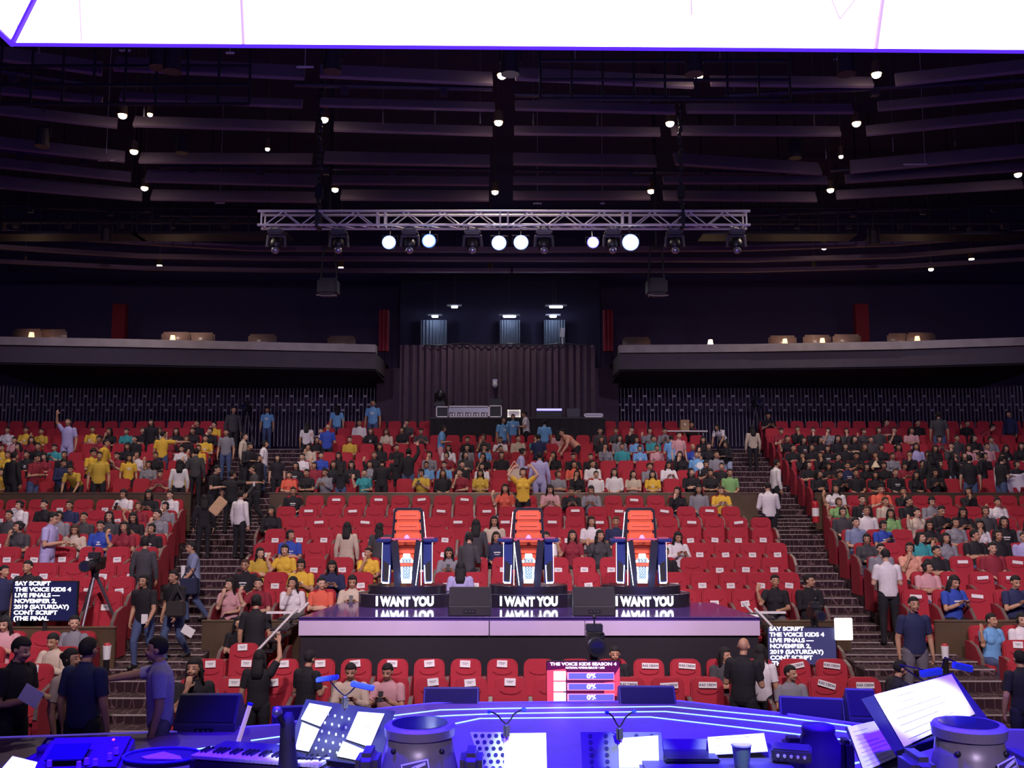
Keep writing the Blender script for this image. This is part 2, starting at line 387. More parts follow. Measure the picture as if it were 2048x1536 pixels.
# ------------------------------------------------------------------ ceiling
q = B(); q.box((0, 20, 14.6), (60, 42, .3)); struct(q.obj('ceiling', mat('haze_tinted_ceiling', (.032, .018, .065), .95)))  # ceiling colour lifted to navy in place of haze
baf = mat('baffle_panel', (.25, .17, .23), .8, noise=.2, scale=1.2)
ZC = CZ + 8
def yz(py): # distance of the ceiling plane under a photo height
    return PZ(1024, py, ZC).y
BAF = [
 [(-30, 103, 205, 138, 34), (230, 128, 610, 146, 34), (640, 142, 985, 158, 32), (1030, 148, 1385, 165, 30), (1420, 162, 1745, 165, 24), (1790, 160, 2090, 128, 30)],
 [(-30, 178, 205, 201, 17), (240, 193, 605, 208, 19), (640, 205, 990, 214, 20), (1030, 211, 1350, 219, 22), (1372, 217, 1705, 218, 22), (1755, 213, 2090, 183, 22)],
 [(-30, 216, 235, 247, 24), (268, 243, 630, 254, 24), (668, 253, 985, 263, 22), (1028, 261, 1320, 264, 20), (1342, 261, 1680, 263, 22), (1732, 262, 2090, 226, 24)],
 [(-30, 282, 250, 314, 26), (280, 316, 625, 318, 24), (648, 315, 980, 322, 28), (1026, 318, 1312, 322, 28), (1348, 318, 1640, 338, 28), (1700, 334, 2090, 298, 30)],
 [(-30, 323, 262, 354, 22), (292, 352, 640, 362, 28), (662, 360, 978, 363, 20), (1026, 361, 1300, 362, 18), (1326, 360, 1655, 360, 18), (1690, 358, 2090, 330, 20)],
 [(-30, 362, 285, 390, 28), (303, 390, 642, 395, 24), (682, 390, 978, 392, 24), (1026, 391, 1300, 391, 20), (1326, 391, 1632, 394, 22), (1672, 390, 2045, 368, 20)]]
for i, row in enumerate(BAF):
    for j, (xa, ya, xb, yb, h) in enumerate(row):
        A = PZ(xa, ya, ZC); Cc = PZ(xb, yb, ZC)
        d = (Cc - A); L = d.length; mid = (A + Cc) / 2
        hh = h * mid.y / F
        q = B(); rot = Matrix.Rotation(math.atan2(d.y, d.x), 3, 'Z')
        q.bbox((0, 0, 0), (L, .08, hh * 1.22), .01, 1, Matrix.Rotation(R(-30), 3, 'X'))
        o = q.obj('ceiling_baffle', baf, None, mid); o.rotation_euler = (0, 0, math.atan2(d.y, d.x))
        tag(o, 'long dark ceiling baffle, %s from left in the %s row counted from the top' % (nth(j), nth(i)), 'ceiling panel', 'ceiling baffles')
        if j == 0 or j == 5: pass
# rear ceiling edges
for i, (pts, h) in enumerate((([(-30, 462), (200, 479), (500, 497), (1024, 500), (1500, 497), (1800, 486), (2090, 462)], 10), ([(-30, 492), (280, 512), (560, 517), (1500, 520), (1800, 512), (2090, 490)], 8), ([(-30, 521), (280, 536), (560, 541), (1024, 541), (1500, 541), (1800, 533), (2090, 516)], 7))):
    q = B()
    for a, c in zip(pts, pts[1:]):
        A, Cc = PZ(a[0], a[1], ZC - .2), PZ(c[0], c[1], ZC - .2); d = Cc - A; mid = (A + Cc) / 2
        q.box(mid, (d.length + .05, .2, h * mid.y / F), Matrix.Rotation(math.atan2(d.y, d.x), 3, 'Z'))
    tag(q.obj('catwalk_edge', baf), 'thin dark catwalk edge across the rear ceiling, %s from the front' % nth(i), 'ceiling panel')
q = B()
q.box((0, 37.0, P(0, 545, 36.5).z + 1.9), (60, 1.5, 3.9)); struct(q.obj('trim_1', mat('rear_bulkhead', (.045, .028, .10), .9)))  # bulkhead colour tinted blue to imitate hazy air
q = B(); q.box((0, 39.4, 8), (60, .3, 9)); 
x = -22
while x < 22: q.box((x, 39.2, 7), (.04, .06, 5)); x += .3
struct(q.obj('trim_2', mat('balcony_wall', (.065, .042, .11), .85)))  # bluish haze is part of this wall's base colour
# catwalk frames hanging between the baffles and the rear edges
for i, (px, py, s) in enumerate(((120, 440, 1), (420, 440, 1), (1560, 440, 1), (1900, 440, 1), (250, 170, .8), (1330, 160, .8))):
    a = P(px, py, 27 if i < 4 else 16.5); q = B()
    for zz in (-.35, 0, .35): q.cone((-2.2, 0, zz), (2.2, 0, zz), .03)
    for xx in range(-4, 5): q.cone((xx * .55, 0, -.35), (xx * .55, 0, 1.6 if xx % 4 else 14.44 - a.z), .022)
    if i < 4: q.box((0, .4, -.38), (4.4, .8, .06))
    tag(q.obj('catwalk_rail', mat('catwalk_steel', (.035, .028, .045), .5, .5), None, a), 'dark steel catwalk rail in the ceiling, %s from the front left' % nth(i), 'catwalk', 'ceiling catwalks')
# ceiling down lights
dl = mat('downlight_glow', (1, .9, .7), .4, em=(1, .84, .62), es=26)
DL = [(245, 232), (648, 240), (997, 246), (1340, 248), (1713, 248), (1004, 152), (1396, 155), (1753, 150), (268, 304), (289, 377), (670, 380), (990, 385), (1302, 383), (1661, 381), (303, 485), (319, 532), (682, 536), (981, 541), (1648, 496), (1628, 538), (1941, 472), (1943, 519), (1862, 539), (5, 462), (50, 527), (535, 299), (2036, 350), (1682, 314), (300, 230)]
rods = mat('rod', (.4, .36, .42), .4, .7)
for i, (px, py) in enumerate(DL):
    a = PZ(px, py, ZC - .1)
    if a.y > 36: a = P(px, py, 35.3)
    s = .085 if i not in (25, 28, 27, 24) else .05
    t = thing('ceiling_downlight', 'small lit warm ceiling lamp %s from the front left, hanging in a gap between baffles' % nth(i), 'light', tuple(a), group='ceiling downlights')
    q = B(); q.cone((0, 0, .02), (0, 0, .26), s * 1.25, s); q.cone((0, 0, .26), (0, 0, 14.44 - a.z), .008, .008, 5); q.obj('housing', mat('lamp_brass', (.5, .38, .2), .3, .8), t)
    q = B(); q.ell((0, 0, 0), (s, s, s * .7)); q.obj('bulb', dl, t)
for i, (px, py, h) in enumerate(((766, 236, 24), (870, 236, 24), (960, 236, 24), (1067, 239, 24), (1195, 240, 24), (1470, 240, 24), (1628, 240, 26), (1786, 289, 30), (78, 95, 24), (288, 225, 18), (1652, 310, 16), (1910, 289, 10))):
    a = PZ(px, py, ZC); q = B(); q.cone((0, 0, -h * .5 * a.y / F), (0, 0, h * .5 * a.y / F), .018); q.cone((0, 0, h * .4 * a.y / F), (0, 0, 14.44 - a.z), .005, .005, 5)
    tag(q.obj('hanger_rod', rods, None, a), 'thin pale vertical hanger rod, %s from the left between ceiling baffles' % nth(i), 'rod', 'hanger rods')
pipem = mat('ceiling_pipe', (.10, .075, .11), .5, .4)
for i, (x0, y0, x1, y1) in enumerate(((590, 170, 985, 178), (1030, 190, 1380, 194), (1450, 192, 2060, 160), (-20, 140, 170, 168), (-20, 300, 230, 322), (320, 333, 980, 340), (1030, 342, 1640, 346), (1660, 342, 2060, 312), (-20, 410, 300, 424), (320, 430, 515, 432), (1500, 430, 2060, 410), (-20, 445, 2060, 447))):
    A, C_ = PZ(x0, y0, ZC + .3), PZ(x1, y1, ZC + .3); q = B(); q.cone((A - C_) / 2, (C_ - A) / 2, .05)
    d_ = (C_ - A); nn = max(2, int(d_.length / 1.6))
    for k in range(nn): pt = (A - C_) / 2 + d_ * (k + .5) / nn; q.box(pt + V((0, 0, -.10)), (.16, .12, .14)); q.cone(pt, V((pt.x, pt.y, 14.44 - (A.z + C_.z) / 2)), .008, .008, 5)
    tag(q.obj('lighting_pipe', pipem, None, (A + C_) / 2), 'dark horizontal lighting pipe in the ceiling, %s from the top' % nth(i), 'pipe')
for i, (px, py, w_) in enumerate(((250, 101, 24), (460, 106, 18), (610, 134, 36), (1440, 122, 22), (1150, 123, 10), (1680, 118, 26), (1075, 407, 18), (1205, 407, 10), (1365, 407, 10), (440, 406, 20), (212, 321, 34), (1850, 329, 90))):
    a = PZ(px, py, ZC - .15); q = B(); q.bbox((0, 0, 0), (w_ * a.y / F, .05, .03), .008); q.cone((0, 0, 0), (0, 0, 14.44 - a.z), .006, .006, 5)
    tag(q.obj('ceiling_batten', mat('batten_white', (.75, .72, .78), .4), None, a), 'short pale batten catching light in the ceiling, %s from the top' % nth(i), 'batten', 'ceiling battens')
# house lights: the lamps in the ceiling gaps
for (px, py, e) in ((245, 232, 700), (997, 246, 600), (1713, 248, 700), (289, 377, 650), (990, 385, 500), (1661, 381, 650), (319, 500, 300), (1648, 500, 300), (981, 520, 260)):
    a = PZ(px, py, ZC - .1); lamp('house_lamp', 'SPOT', (a.x, a.y, a.z - .25), (a.x, a.y + .8, 0), e * .95, (1, .85, .72), .08, 130, .5)

# overhead illuminated screen structure above the stage
scr = thing('overhead_light_screen', 'huge glowing white faceted screen hanging across the top', 'screen', (0, 6, 6.8))
glow = mat('screen_glow', (.9, .85, .95), .5, em=(1, .95, 1), es=3.2)
glow2 = mat('screen_seam', (.3, .1, .8), .5, em=(.62, .42, 1), es=1.1)
seamb = mat('screen_edge', (.1, .02, .7), .5, em=(.12, .03, 1), es=.9)
def facet(px, Y=6.0):
    q = B(); lo = [P(a, b_, Y) - V((0, 6, 6.8)) for a, b_ in px]; back = [p + V((0, .35, .02)) for p in lo]
    q.quad([lo[0], lo[1], lo[2], lo[3]], -.03)
    return q.obj('glowing_panel', glow, scr)
facet([(75, -140), (485, -140), (485, 90), (28, 88)])
facet([(487, -140), (1765, -140), (1752, 99), (487, 90)])
facet([(1769, -140), (2120, -140), (2120, 103), (1756, 99)])
facet([(-60, -140), (70, -140), (22, 84), (-60, 10)])
def seam(px, r, m, name='seam'):
    q = B(); q.tube([P(a, b_, 5.985) - V((0, 6, 6.8)) for a, b_ in px], r, 6); q.obj(name, m, scr)
seam([(26, 89), (485, 92), (1752, 101), (2120, 104)], .013, seamb, 'edge_trim')
seam([(78, -20), (24, 88), (-60, 8)], .018, seamb, 'edge_trim')
seam([(482, -20), (487, 90)], .011, glow2); seam([(1768, -20), (1752, 99)], .014, glow2)
seam([(158, -20), (163, 82)], .004, glow2); seam([(1382, -20), (1383, 30)], .005, glow2)
seam([(1655, -20), (1680, 38), (1725, -20)], .004, glow2); seam([(560, -5), (1024, 20), (1680, 37)], .0025, mat('screen_joint', (.5, .45, .5), .5, em=(.9, .8, .9), es=.75))
# ------------------------------------------------------------------ theatre seats
def rr_outline(w_, z0, z1, r, n=6):
    h = w_ / 2; pts = [(-h, z0), (h, z0)]
    for i in range(n + 1):
        a = i / n * math.pi / 2; pts.append((h - r + r * math.cos(a), z1 - r + r * math.sin(a)))
    for i in range(n + 1):
        a = math.pi / 2 + i / n * math.pi / 2; pts.append((-h + r + r * math.cos(a), z1 - r + r * math.sin(a)))
    return pts
def recline(me, piv=.40, k=.14):
    for v in me.vertices: v.co.y += (v.co.z - piv) * k
def seat_meshes():
    q = B(); q.prism(rr_outline(.462, .34, TOP, .105), -.05, .06)
    es = [e for e in q.bm.edges]
    bmesh.ops.bevel(q.bm, geom=es, offset=.022, segments=2, affect='EDGES')
    q.mi = 1; q.prism(rr_outline(.33, .42, .79, .155), -.060, -.03)
    bk = q.mesh('backrest', [seat_red, seat_red]); recline(bk)
    q = B(); q.prism([(-.15 * math.cos(a), .875 + .0 - .055 * math.sin(a)) for a in [i * math.pi / 8 for i in range(9)]] + [(.13 * math.cos(a), .872 - .040 * math.sin(a)) for a in [i * math.pi / 8 for i in range(9)]], -.058, -.04)
    cr = q.mesh('headrest_crease_shade', [seat_red2]); recline(cr)  # dark arc paints the shade under the headrest pillow
    q = B(); q.bbox((0, -.27, .40), (.46, .46, .13), .04, 3); q.bbox((0, -.30, .27), (.40, .34, .16), .03)
    cu = q.mesh('seat_cushion', [seat_red])
    q = B()  # side panel, seen between the seats
    q.prism([(.06, .0), (.06, .80), (-.08, .80), (-.30, .74), (-.44, .60), (-.47, .30), (-.42, 0)], -.036, .036, 'X')
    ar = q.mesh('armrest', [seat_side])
    q = B(); q.prism([(-.07, .802), (-.30, .742), (-.445, .60), (-.473, .42), (-.481, .42), (-.452, .606), (-.305, .750), (-.07, .810)], -.026, .026, 'X')
    pad = q.mesh('armrest_inlay', [wood])
    q = B(); q.prism(rr_outline(.49, .56, TOP, .11), -.05, .07)
    bk2 = q.mesh('backrest_far', [seat_red]); recline(bk2)
    return bk, cr, cu, ar, pad, bk2
S_BK, S_CR, S_CU, S_AR, S_PAD, S_FAR = seat_meshes()
def sign_mesh(w_, h_, kind):
    q = B(); q.box((0, 0, 0), (w_, .004, h_)); q.mi = 1
    if kind == 'sheet':
        q.box((0, -.003, .012), (w_ * .62, .002, .006)); q.box((0, -.003, -.006), (w_ * .4, .002, .005))
    return q.mesh('paper_sign', [paper, ink])
SG_WIDE, SG_SHEET = sign_mesh(.21, .062, 'wide'), sign_mesh(.155, .10, 'sheet')
def crew_sign():
    q = B(); q.box((0, 0, 0), (.25, .004, .08)); me = q.mesh('paper_sign', [paper])
    return me
SG_CREW = crew_sign()
_c = bpy.data.curves.new('crew', 'FONT'); _c.body = 'KAS CREW'; _c.size = .048; _c.align_x = 'CENTER'; _c.align_y = 'CENTER'; _c.extrude = .001; _c.offset = .0012
_o = bpy.data.objects.new('crew', _c); COL.objects.link(_o)
CREW_TXT = bpy.data.meshes.new_from_object(_o.evaluated_get(bpy.context.evaluated_depsgraph_get())); bpy.data.objects.remove(_o)
CREW_TXT.materials.clear(); CREW_TXT.materials.append(ink)
rng = random.Random(3)
BASEPX = {0: 716.6, 1: 751.8, 2: 1426, 3: 1423.8, 4: 1445.9, 5: 1432.8, 6: 1455.7, 7: 1482, 8: 432, 9: 432, 10: 934, 11: 1021}
SEATS = []
PLAT = (-3.55, 4.10)
WORD = {'left': 'left', 'middle': 'middle', 'right': 'right'}
far = B(); far_n = 0
for r in ROWS:
    Y = r['Y']
    if r['b'] == 'middle' and not r['up']:
        X0 = (BASEPX[r['k']] - 1024) * Y / F
        X0 -= math.floor((X0 - r['x0'] - .26) / PITCH_S) * PITCH_S
    elif r['b'] == 'left': X0 = r['x1'] - .3 - 60 * PITCH_S
    else: X0 = r['x0'] + .3
    xs = []; x = X0
    while x < r['x1'] - .2:
        if x > r['x0'] + .2: xs.append(x)
        x += PITCH_S
    lim = (1024 + 45) * Y / F
    xs = [x for x in xs if abs(x) < lim]
    if not r['up'] and r['b'] == 'left' and r['k'] == 11: xs = []
    if r['k'] in (8, 9) and r['b'] == 'middle' and not r['up']: xs = [x for x in xs if not PLAT[0] - .3 < x < PLAT[1] + .3]
    if r['up'] and r['b'] == 'middle' and r['k'] >= 6: xs = [x for x in xs if not P(855, 800, Y).x < x < P(1215, 800, Y).x]
    r['xs'] = xs; r['used'] = set()
SKIP_STAND = []
def row_word(r):
    if r['up']: return '%s row above upper rail' % nth(r['k'])
    if r['k'] >= 8: return '%s row from the stage' % nth(11 - r['k'])
    return '%s row below upper rail' % nth(r['k'])
def place_seats():
    n_ind = 0; farrows = []
    for r in ROWS:
        for j, x in enumerate(r['xs']):
            if r['up']:
                farrows.append((r, x)); continue
            occ = j in r['used']
            k = r['k']; sign = None; word = 'empty ' if not occ else ''
            if not occ:
                if r['b'] == 'middle':
                    if k <= 2: sign = SG_WIDE if (j + (0, 1, 0)[k]) % 2 == 0 else None
                    elif k <= 7: sign = SG_SHEET if rng.random() < .93 else None
                    elif k >= 10: sign = SG_CREW if x > 1.2 else (SG_SHEET if x < .2 else None)
                    else: sign = SG_SHEET if x < 0 else None
                elif r['b'] == 'left': sign = SG_SHEET if rng.random() < .85 and k < 11 else None
                else: sign = SG_WIDE if 4 < k < 8 and rng.random() < .95 else (SG_SHEET if k > 8 else None)
            sw = '' if sign is None else (', white label' if sign is not SG_SHEET else ', white sheet')
            t = thing('theatre_seat', '%sred seat%s, %s from left, %s block, %s' % (word, sw, nth(j), r['b'], row_word(r)), 'seat', (x, r['Y'], r['z']), group='red theatre seats')
            link('backrest', S_BK, t); link('headrest_crease_shade', S_CR, t); link('seat_cushion', S_CU, t)
            a = link('armrest', S_AR, t, (-PITCH_S / 2, 0, 0)); link('armrest_inlay', S_PAD, a)
            if j == len(r['xs']) - 1 or (j + 1 < len(r['xs']) and r['xs'][j + 1] - x > .6):
                a = link('armrest', S_AR, t, (PITCH_S / 2, 0, 0)); link('armrest_inlay', S_PAD, a)
            if sign:
                zz = {SG_WIDE: .93, SG_SHEET: .79, SG_CREW: .90}[sign]
                if k >= 8: zz = .985 if sign is SG_SHEET else .95
                p = link('paper_sign', sign, t, (rng.uniform(-.02, .02), -.075 + (zz - .4) * .14 + .002, zz + rng.uniform(-.008, .008)))
                p.rotation_euler = (R(-8), R(rng.gauss(0, 4) + (14 if rng.random() < .04 else 0)), 0)
                if sign is SG_CREW:
                    tx = link('lettering', CREW_TXT, p, (0, -.003, 0)); tx.rotation_euler = (R(90), 0, 0)
    # the farthest rows, beyond the nearest three hundred
    q = B()
    for r, x in farrows:
        for me, off in ((S_BK, 0), (S_AR, -PITCH_S / 2), (S_CU, 0)):
            vs = [q.bm.verts.new(V((v.co.x + x + off, v.co.y + r['Y'], v.co.z + r['z']))) for v in me.vertices]
            for p in me.polygons:
                f = q.bm.faces.new([vs[i] for i in p.vertices]); f.material_index = 0 if me is not S_AR else 1
    o = q.obj('theatre_seat', [seat_red, seat_side]); o['kind'] = 'stuff'
    tag(o, 'rows of red theatre seats above the upper rail', 'seat', 'red theatre seats above the rail')

# ------------------------------------------------------------------ people
def orient(d, right=(1, 0, 0)):
    d = V(d).normalized(); rt = V(right) - d * V(right).dot(d); rt.normalize(); fw = d.cross(rt)
    return Matrix((rt, fw, d)).transposed()   # columns: right, fwd, dir
def bake(bobj, mods):
    o = bpy.data.objects.new('tmp', bobj); COL.objects.link(o)
    for t, kw in mods:
        m = o.modifiers.new(t, t)
        for a, b_ in kw.items(): setattr(m, a, b_)
    me = bpy.data.meshes.new_from_object(o.evaluated_get(bpy.context.evaluated_depsgraph_get()))
    bpy.data.objects.remove(o); return me
def seg_d(p, a, b_):
    ab = b_ - a; t = max(0, min(1, (p - a).dot(ab) / ab.length_squared)); return (p - a - ab * t).length, t
def make_pose(hip, lean, turn, legs, arms, hyaw=0, hpitch=0, fem=False):
    """faces -Y. hip: height; lean: forward degrees; legs/arms: joints relative to hips / shoulders"""
    hip = V(hip); up = V((0, -math.sin(R(lean)), math.cos(R(lean))))
    T = Matrix.Rotation(R(turn), 3, 'Z'); rt = T @ V((1, 0, 0))
    k = .92 if fem else 1.0
    waist = hip + up * .16; chest = hip + up * .36; neck0 = hip + up * .50; neck1 = hip + up * .57 + V((0, -.01, 0))
    HM = Matrix.Rotation(R(hyaw), 3, 'Z') @ Matrix.Rotation(R(hpitch), 3, 'X')
    hc = neck1 + V((0, -.02, .085)) + HM @ V((0, -.012, .02))
    q = B()
    q.etube([(hip - up * .09, .10, .09), (hip - up * .04, .155, .11), (hip + up * .02, .165, .115), (waist, .150 * k, .112), (hip + up * .26, .165 * k, .118), (chest, .178 * k, .12), (hip + up * .44, .172 * k, .105), (neck0, .09, .075), (hip + up * .53, .055, .055)], rt)
    if fem: 
        for s in (-1, 1): q.ell(chest + rt * .07 * s - up * .03 + T @ V((0, -.085, 0)), (.065, .05, .06))
    q.etube([(neck0 - up * .02, .055, .055), (neck1, .05, .052), (hc - V((0, 0, .05)), .05, .052)], rt)
    # head
    q.ell(hc + HM @ V((0, .012, .018)), (.074, .094, .092), HM, 18, 12)
    q.ell(hc + HM @ V((0, -.020, -.035)), (.058, .066, .072), HM, 16, 10)
    q.ell(hc + HM @ V((0, -.060, -.082)), (.026, .024, .022), HM)
    q.cone(hc + HM @ V((0, -.075, .012)), hc + HM @ V((0, -.104, -.026)), .010, .017, 8)
    q.ell(hc + HM @ V((0, -.098, -.028)), (.018, .014, .011), HM, 8, 6)
    for s in (-1, 1):
        q.ell(hc + HM @ V((.077 * s, .01, -.008)), (.012, .022, .032), HM, 8, 6)
        q.ell(hc + HM @ V((.030 * s, -.074, -.032)), (.022, .02, .022), HM, 8, 6)
    q.ell(hc + HM @ V((0, -.086, -.056)), (.024, .013, .011), HM, 8, 6)
    segs = [('torso', hip + up * .12, neck0), ('pelvis', hip - up * .08, hip + up * .06), ('neck', neck0 + up * .03, neck1), ('head', hc - HM @ V((0, 0, .06)), hc + HM @ V((0, 0, .06)))]
    for s, (kn, an) in zip((-1, 1), legs):
        h = hip + rt * .095 * s - V((0, 0, .04)); kn = V(kn); an = V(an)
        q.etube([(h, .085, .09), (h.lerp(kn, .35), .088, .088), (h.lerp(kn, .8), .062, .064), (kn, .056, .06), (kn.lerp(an, .3), .056, .06), (kn.lerp(an, .75), .040, .042), (an, .036, .04)], rt)
        q.ell(h, .09); q.ell(kn, .058)
        q.ell(an + V((0, 0, -.02)), (.04, .05, .05)); toe = an + V((0, -.15, -.055))
        q.etube([(an + V((0, .045, -.045)), .034, .034), (an + V((0, -.06, -.045)), .042, .036), (toe, .044, .026), (toe + V((0, -.035, 0)), .03, .018)], rt)
        segs += [('thigh', h, kn), ('shin', kn, an), ('foot', an + V((0, .03, -.05)), toe)]
    hands = []
    for s, (el, wr, hd, pn) in zip((-1, 1), arms):
        sh = hip + up * .445 + rt * .175 * k * s; el = sh + V(el); wr = el + V(wr)
        q.ell(sh, .062); q.ell(el, .042)
        q.etube([(sh, .060, .060), (sh.lerp(el, .4), .052, .054), (el, .042, .043), (el.lerp(wr, .35), .040, .040), (wr, .024, .028)], rt if abs((el - sh).normalized().dot(rt)) < .9 else V((0, 1, .01)))
        hd = V(hd).normalized(); side = hd.cross(V(pn)).normalized(); pn = side.cross(hd).normalized()
        q.etube([(wr - hd * .01, .026, .018), (wr + hd * .03, .036, .017), (wr + hd * .085, .041, .015)], side)
        for i, ln in enumerate((.058, .068, .064, .048)):
            b0 = wr + hd * .078 + side * (.030 - .020 * i) ; b1 = b0 + hd * ln * .5 - pn * ln * .12; b2 = b1 + hd * ln * .38 - pn * ln * .42
            q.cone(b0, b1, .0095, .009, 7); q.cone(b1, b2, .009, .0075, 7); q.ell(b1, .009, None, 7, 5); q.ell(b2, .0078, None, 7, 5)
        t0 = wr + hd * .022 + side * .024; t1 = t0 + side * .036 + hd * .026 - pn * .008; t2 = t1 + hd * .032 + side * .006 - pn * .012
        q.cone(t0, t1, .012, .0105, 7); q.cone(t1, t2, .0105, .009, 7); q.ell(t1, .0105, None, 7, 5); q.ell(t2, .009, None, 7, 5)
        segs += [('uarm', sh, el), ('farm', el, wr), ('hand', wr + hd * .02, wr + hd * .13)]
        hands.append((wr + hd * .09 - pn * .02, hd))
    me = q.mesh('body', [skin, dark, lips])
    me = bake(me, [('REMESH', dict(mode='VOXEL', voxel_size=.0095, use_smooth_shade=True)), ('SMOOTH', dict(factor=.5, iterations=2))])
    me.name = 'body'
    # regions
    HI = HM.inverted(); lab = []
    vb = [v.co.copy() for v in me.vertices]
    for p in me.polygons:
        c = p.center; best = min(((seg_d(c, a, b_)[0] / {'torso': 1.6, 'pelvis': 1.6, 'head': 1.35, 'thigh': 1.05, 'uarm': .8, 'farm': .7, 'hand': .6, 'foot': .8}.get(n, 1), n, seg_d(c, a, b_)[1]) for n, a, b_ in segs), key=lambda t: t[0])
        n, t = best[1], best[2]
        lab.append((n, t)); p.material_index = 0
        if n == 'head':
            l = HI @ (c - hc)
            if l.y < -.05:
                if .016 < abs(l.x) < .042 and -.006 < l.z < .010: p.material_index = 1
                elif .014 < abs(l.x) < .046 and .022 < l.z < .031: p.material_index = 1
                elif abs(l.x) < .024 and -.066 < l.z < -.050: p.material_index = 2
    nrm = [v.normal.copy() for v in me.vertices]
    def cloth(name, pick, off):
        q = B(); mp = {}
        for p, (n, t) in zip(me.polygons, lab):
            if not pick(n, t, p.center): continue
            ids = []
            for i in p.vertices:
                if i not in mp: mp[i] = q.bm.verts.new(vb[i] + nrm[i] * off)
                ids.append(mp[i])
            q.bm.faces.new(ids)
        bmesh.ops.smooth_vert(q.bm, verts=q.bm.verts[:], factor=.5, use_axis_x=True, use_axis_y=True, use_axis_z=True)
        return q.mesh(name, [blackcloth], True)
    z_w = (hip + up * .02).z
    short = cloth('top', lambda n, t, c: n == 'torso' or (n == 'uarm' and t < .72) or (n == 'pelvis' and t > .25), .014)
    long_ = cloth('top', lambda n, t, c: n == 'torso' or n == 'uarm' or (n == 'farm' and t < .93) or (n == 'pelvis' and t > .25), .014)
    trou = cloth('trousers', lambda n, t, c: n in ('pelvis', 'thigh', 'shin'), .010)
    shoe = cloth('shoes', lambda n, t, c: n == 'foot', .008)
    # hair, closed shells around the skull
    def cap(bm_b, grow=0):
        vs = bm_b.ell(hc + HM @ V((0, .014, .022)), (.084 + grow, .104 + grow, .102 + grow), HM, 20, 14)
        for v in vs:
            l = HI @ (v.co - hc)
            f_ = max(0, min(1, (-.005 - l.y) / .05)) * max(0, min(1, (.068 - l.z) / .022))
            f_ = max(f_, max(0, min(1, (.030 - l.y) / .03)) * max(0, min(1, (.012 - l.z) / .02)))
            if f_ > 0: l.x *= 1 - .26 * f_; l.y = l.y * (1 - .42 * f_)
            if l.z < -.05: l.z = -.05 + (l.z + .05) * .2; l.x *= .80; l.y *= .80
            v.co = hc + HM @ l
    q = B(); cap(q); hs = q.mesh('hair', [hairm], True)
    q = B(); cap(q, .006)
    bk = hc + HM @ V((0, .075, .03)); dn = neck0 + V((0, .11, -.02)) + HM @ V((0, 0.01, 0))
    q.etube([(bk, .05, .03), (hc + HM @ V((0, .080, -.04)), .090, .044), (neck0 + T @ V((0, .085, .06)), .088, .040), (neck0 + T @ V((0, .11, -.03)), .098, .034), (chest + T @ V((0, .135, .03)), .070, .018)], rt)
    for s in (-1, 1):
        q.etube([(hc + HM @ V((.075 * s, -.005, .05)), .018, .035), (hc + HM @ V((.088 * s, .008, -.03)), .020, .042), (hc + HM @ V((.090 * s, .018, -.11)), .020, .036), (neck0 + T @ V((.10 * s, -.04, -.04)), .016, .024)], rt)
    hl = q.mesh('hair', [hairm], True)
    q = B(); cap(q, .003); q.ell(hc + HM @ V((0, .115, .03)), .038)
    for s in (-1, 1): q.ell(hc + HM @ V((.070 * s, .02, -.02)), (.018, .05, .06), HM)
    hb = q.mesh('hair', [hairm], True)
    return dict(body=me, short=short, long=long_, trousers=trou, shoes=shoe, hair={'s': hs, 'l': hl, 'b': hb}, head=hc, HM=HM, hands=hands, chest=chest, up=up, T=T)
SL = (((-.11, -.50, .50), (-.11, -.47, .09)), ((.11, -.50, .50), (.11, -.47, .09)))
dn = (0, 0, -1)
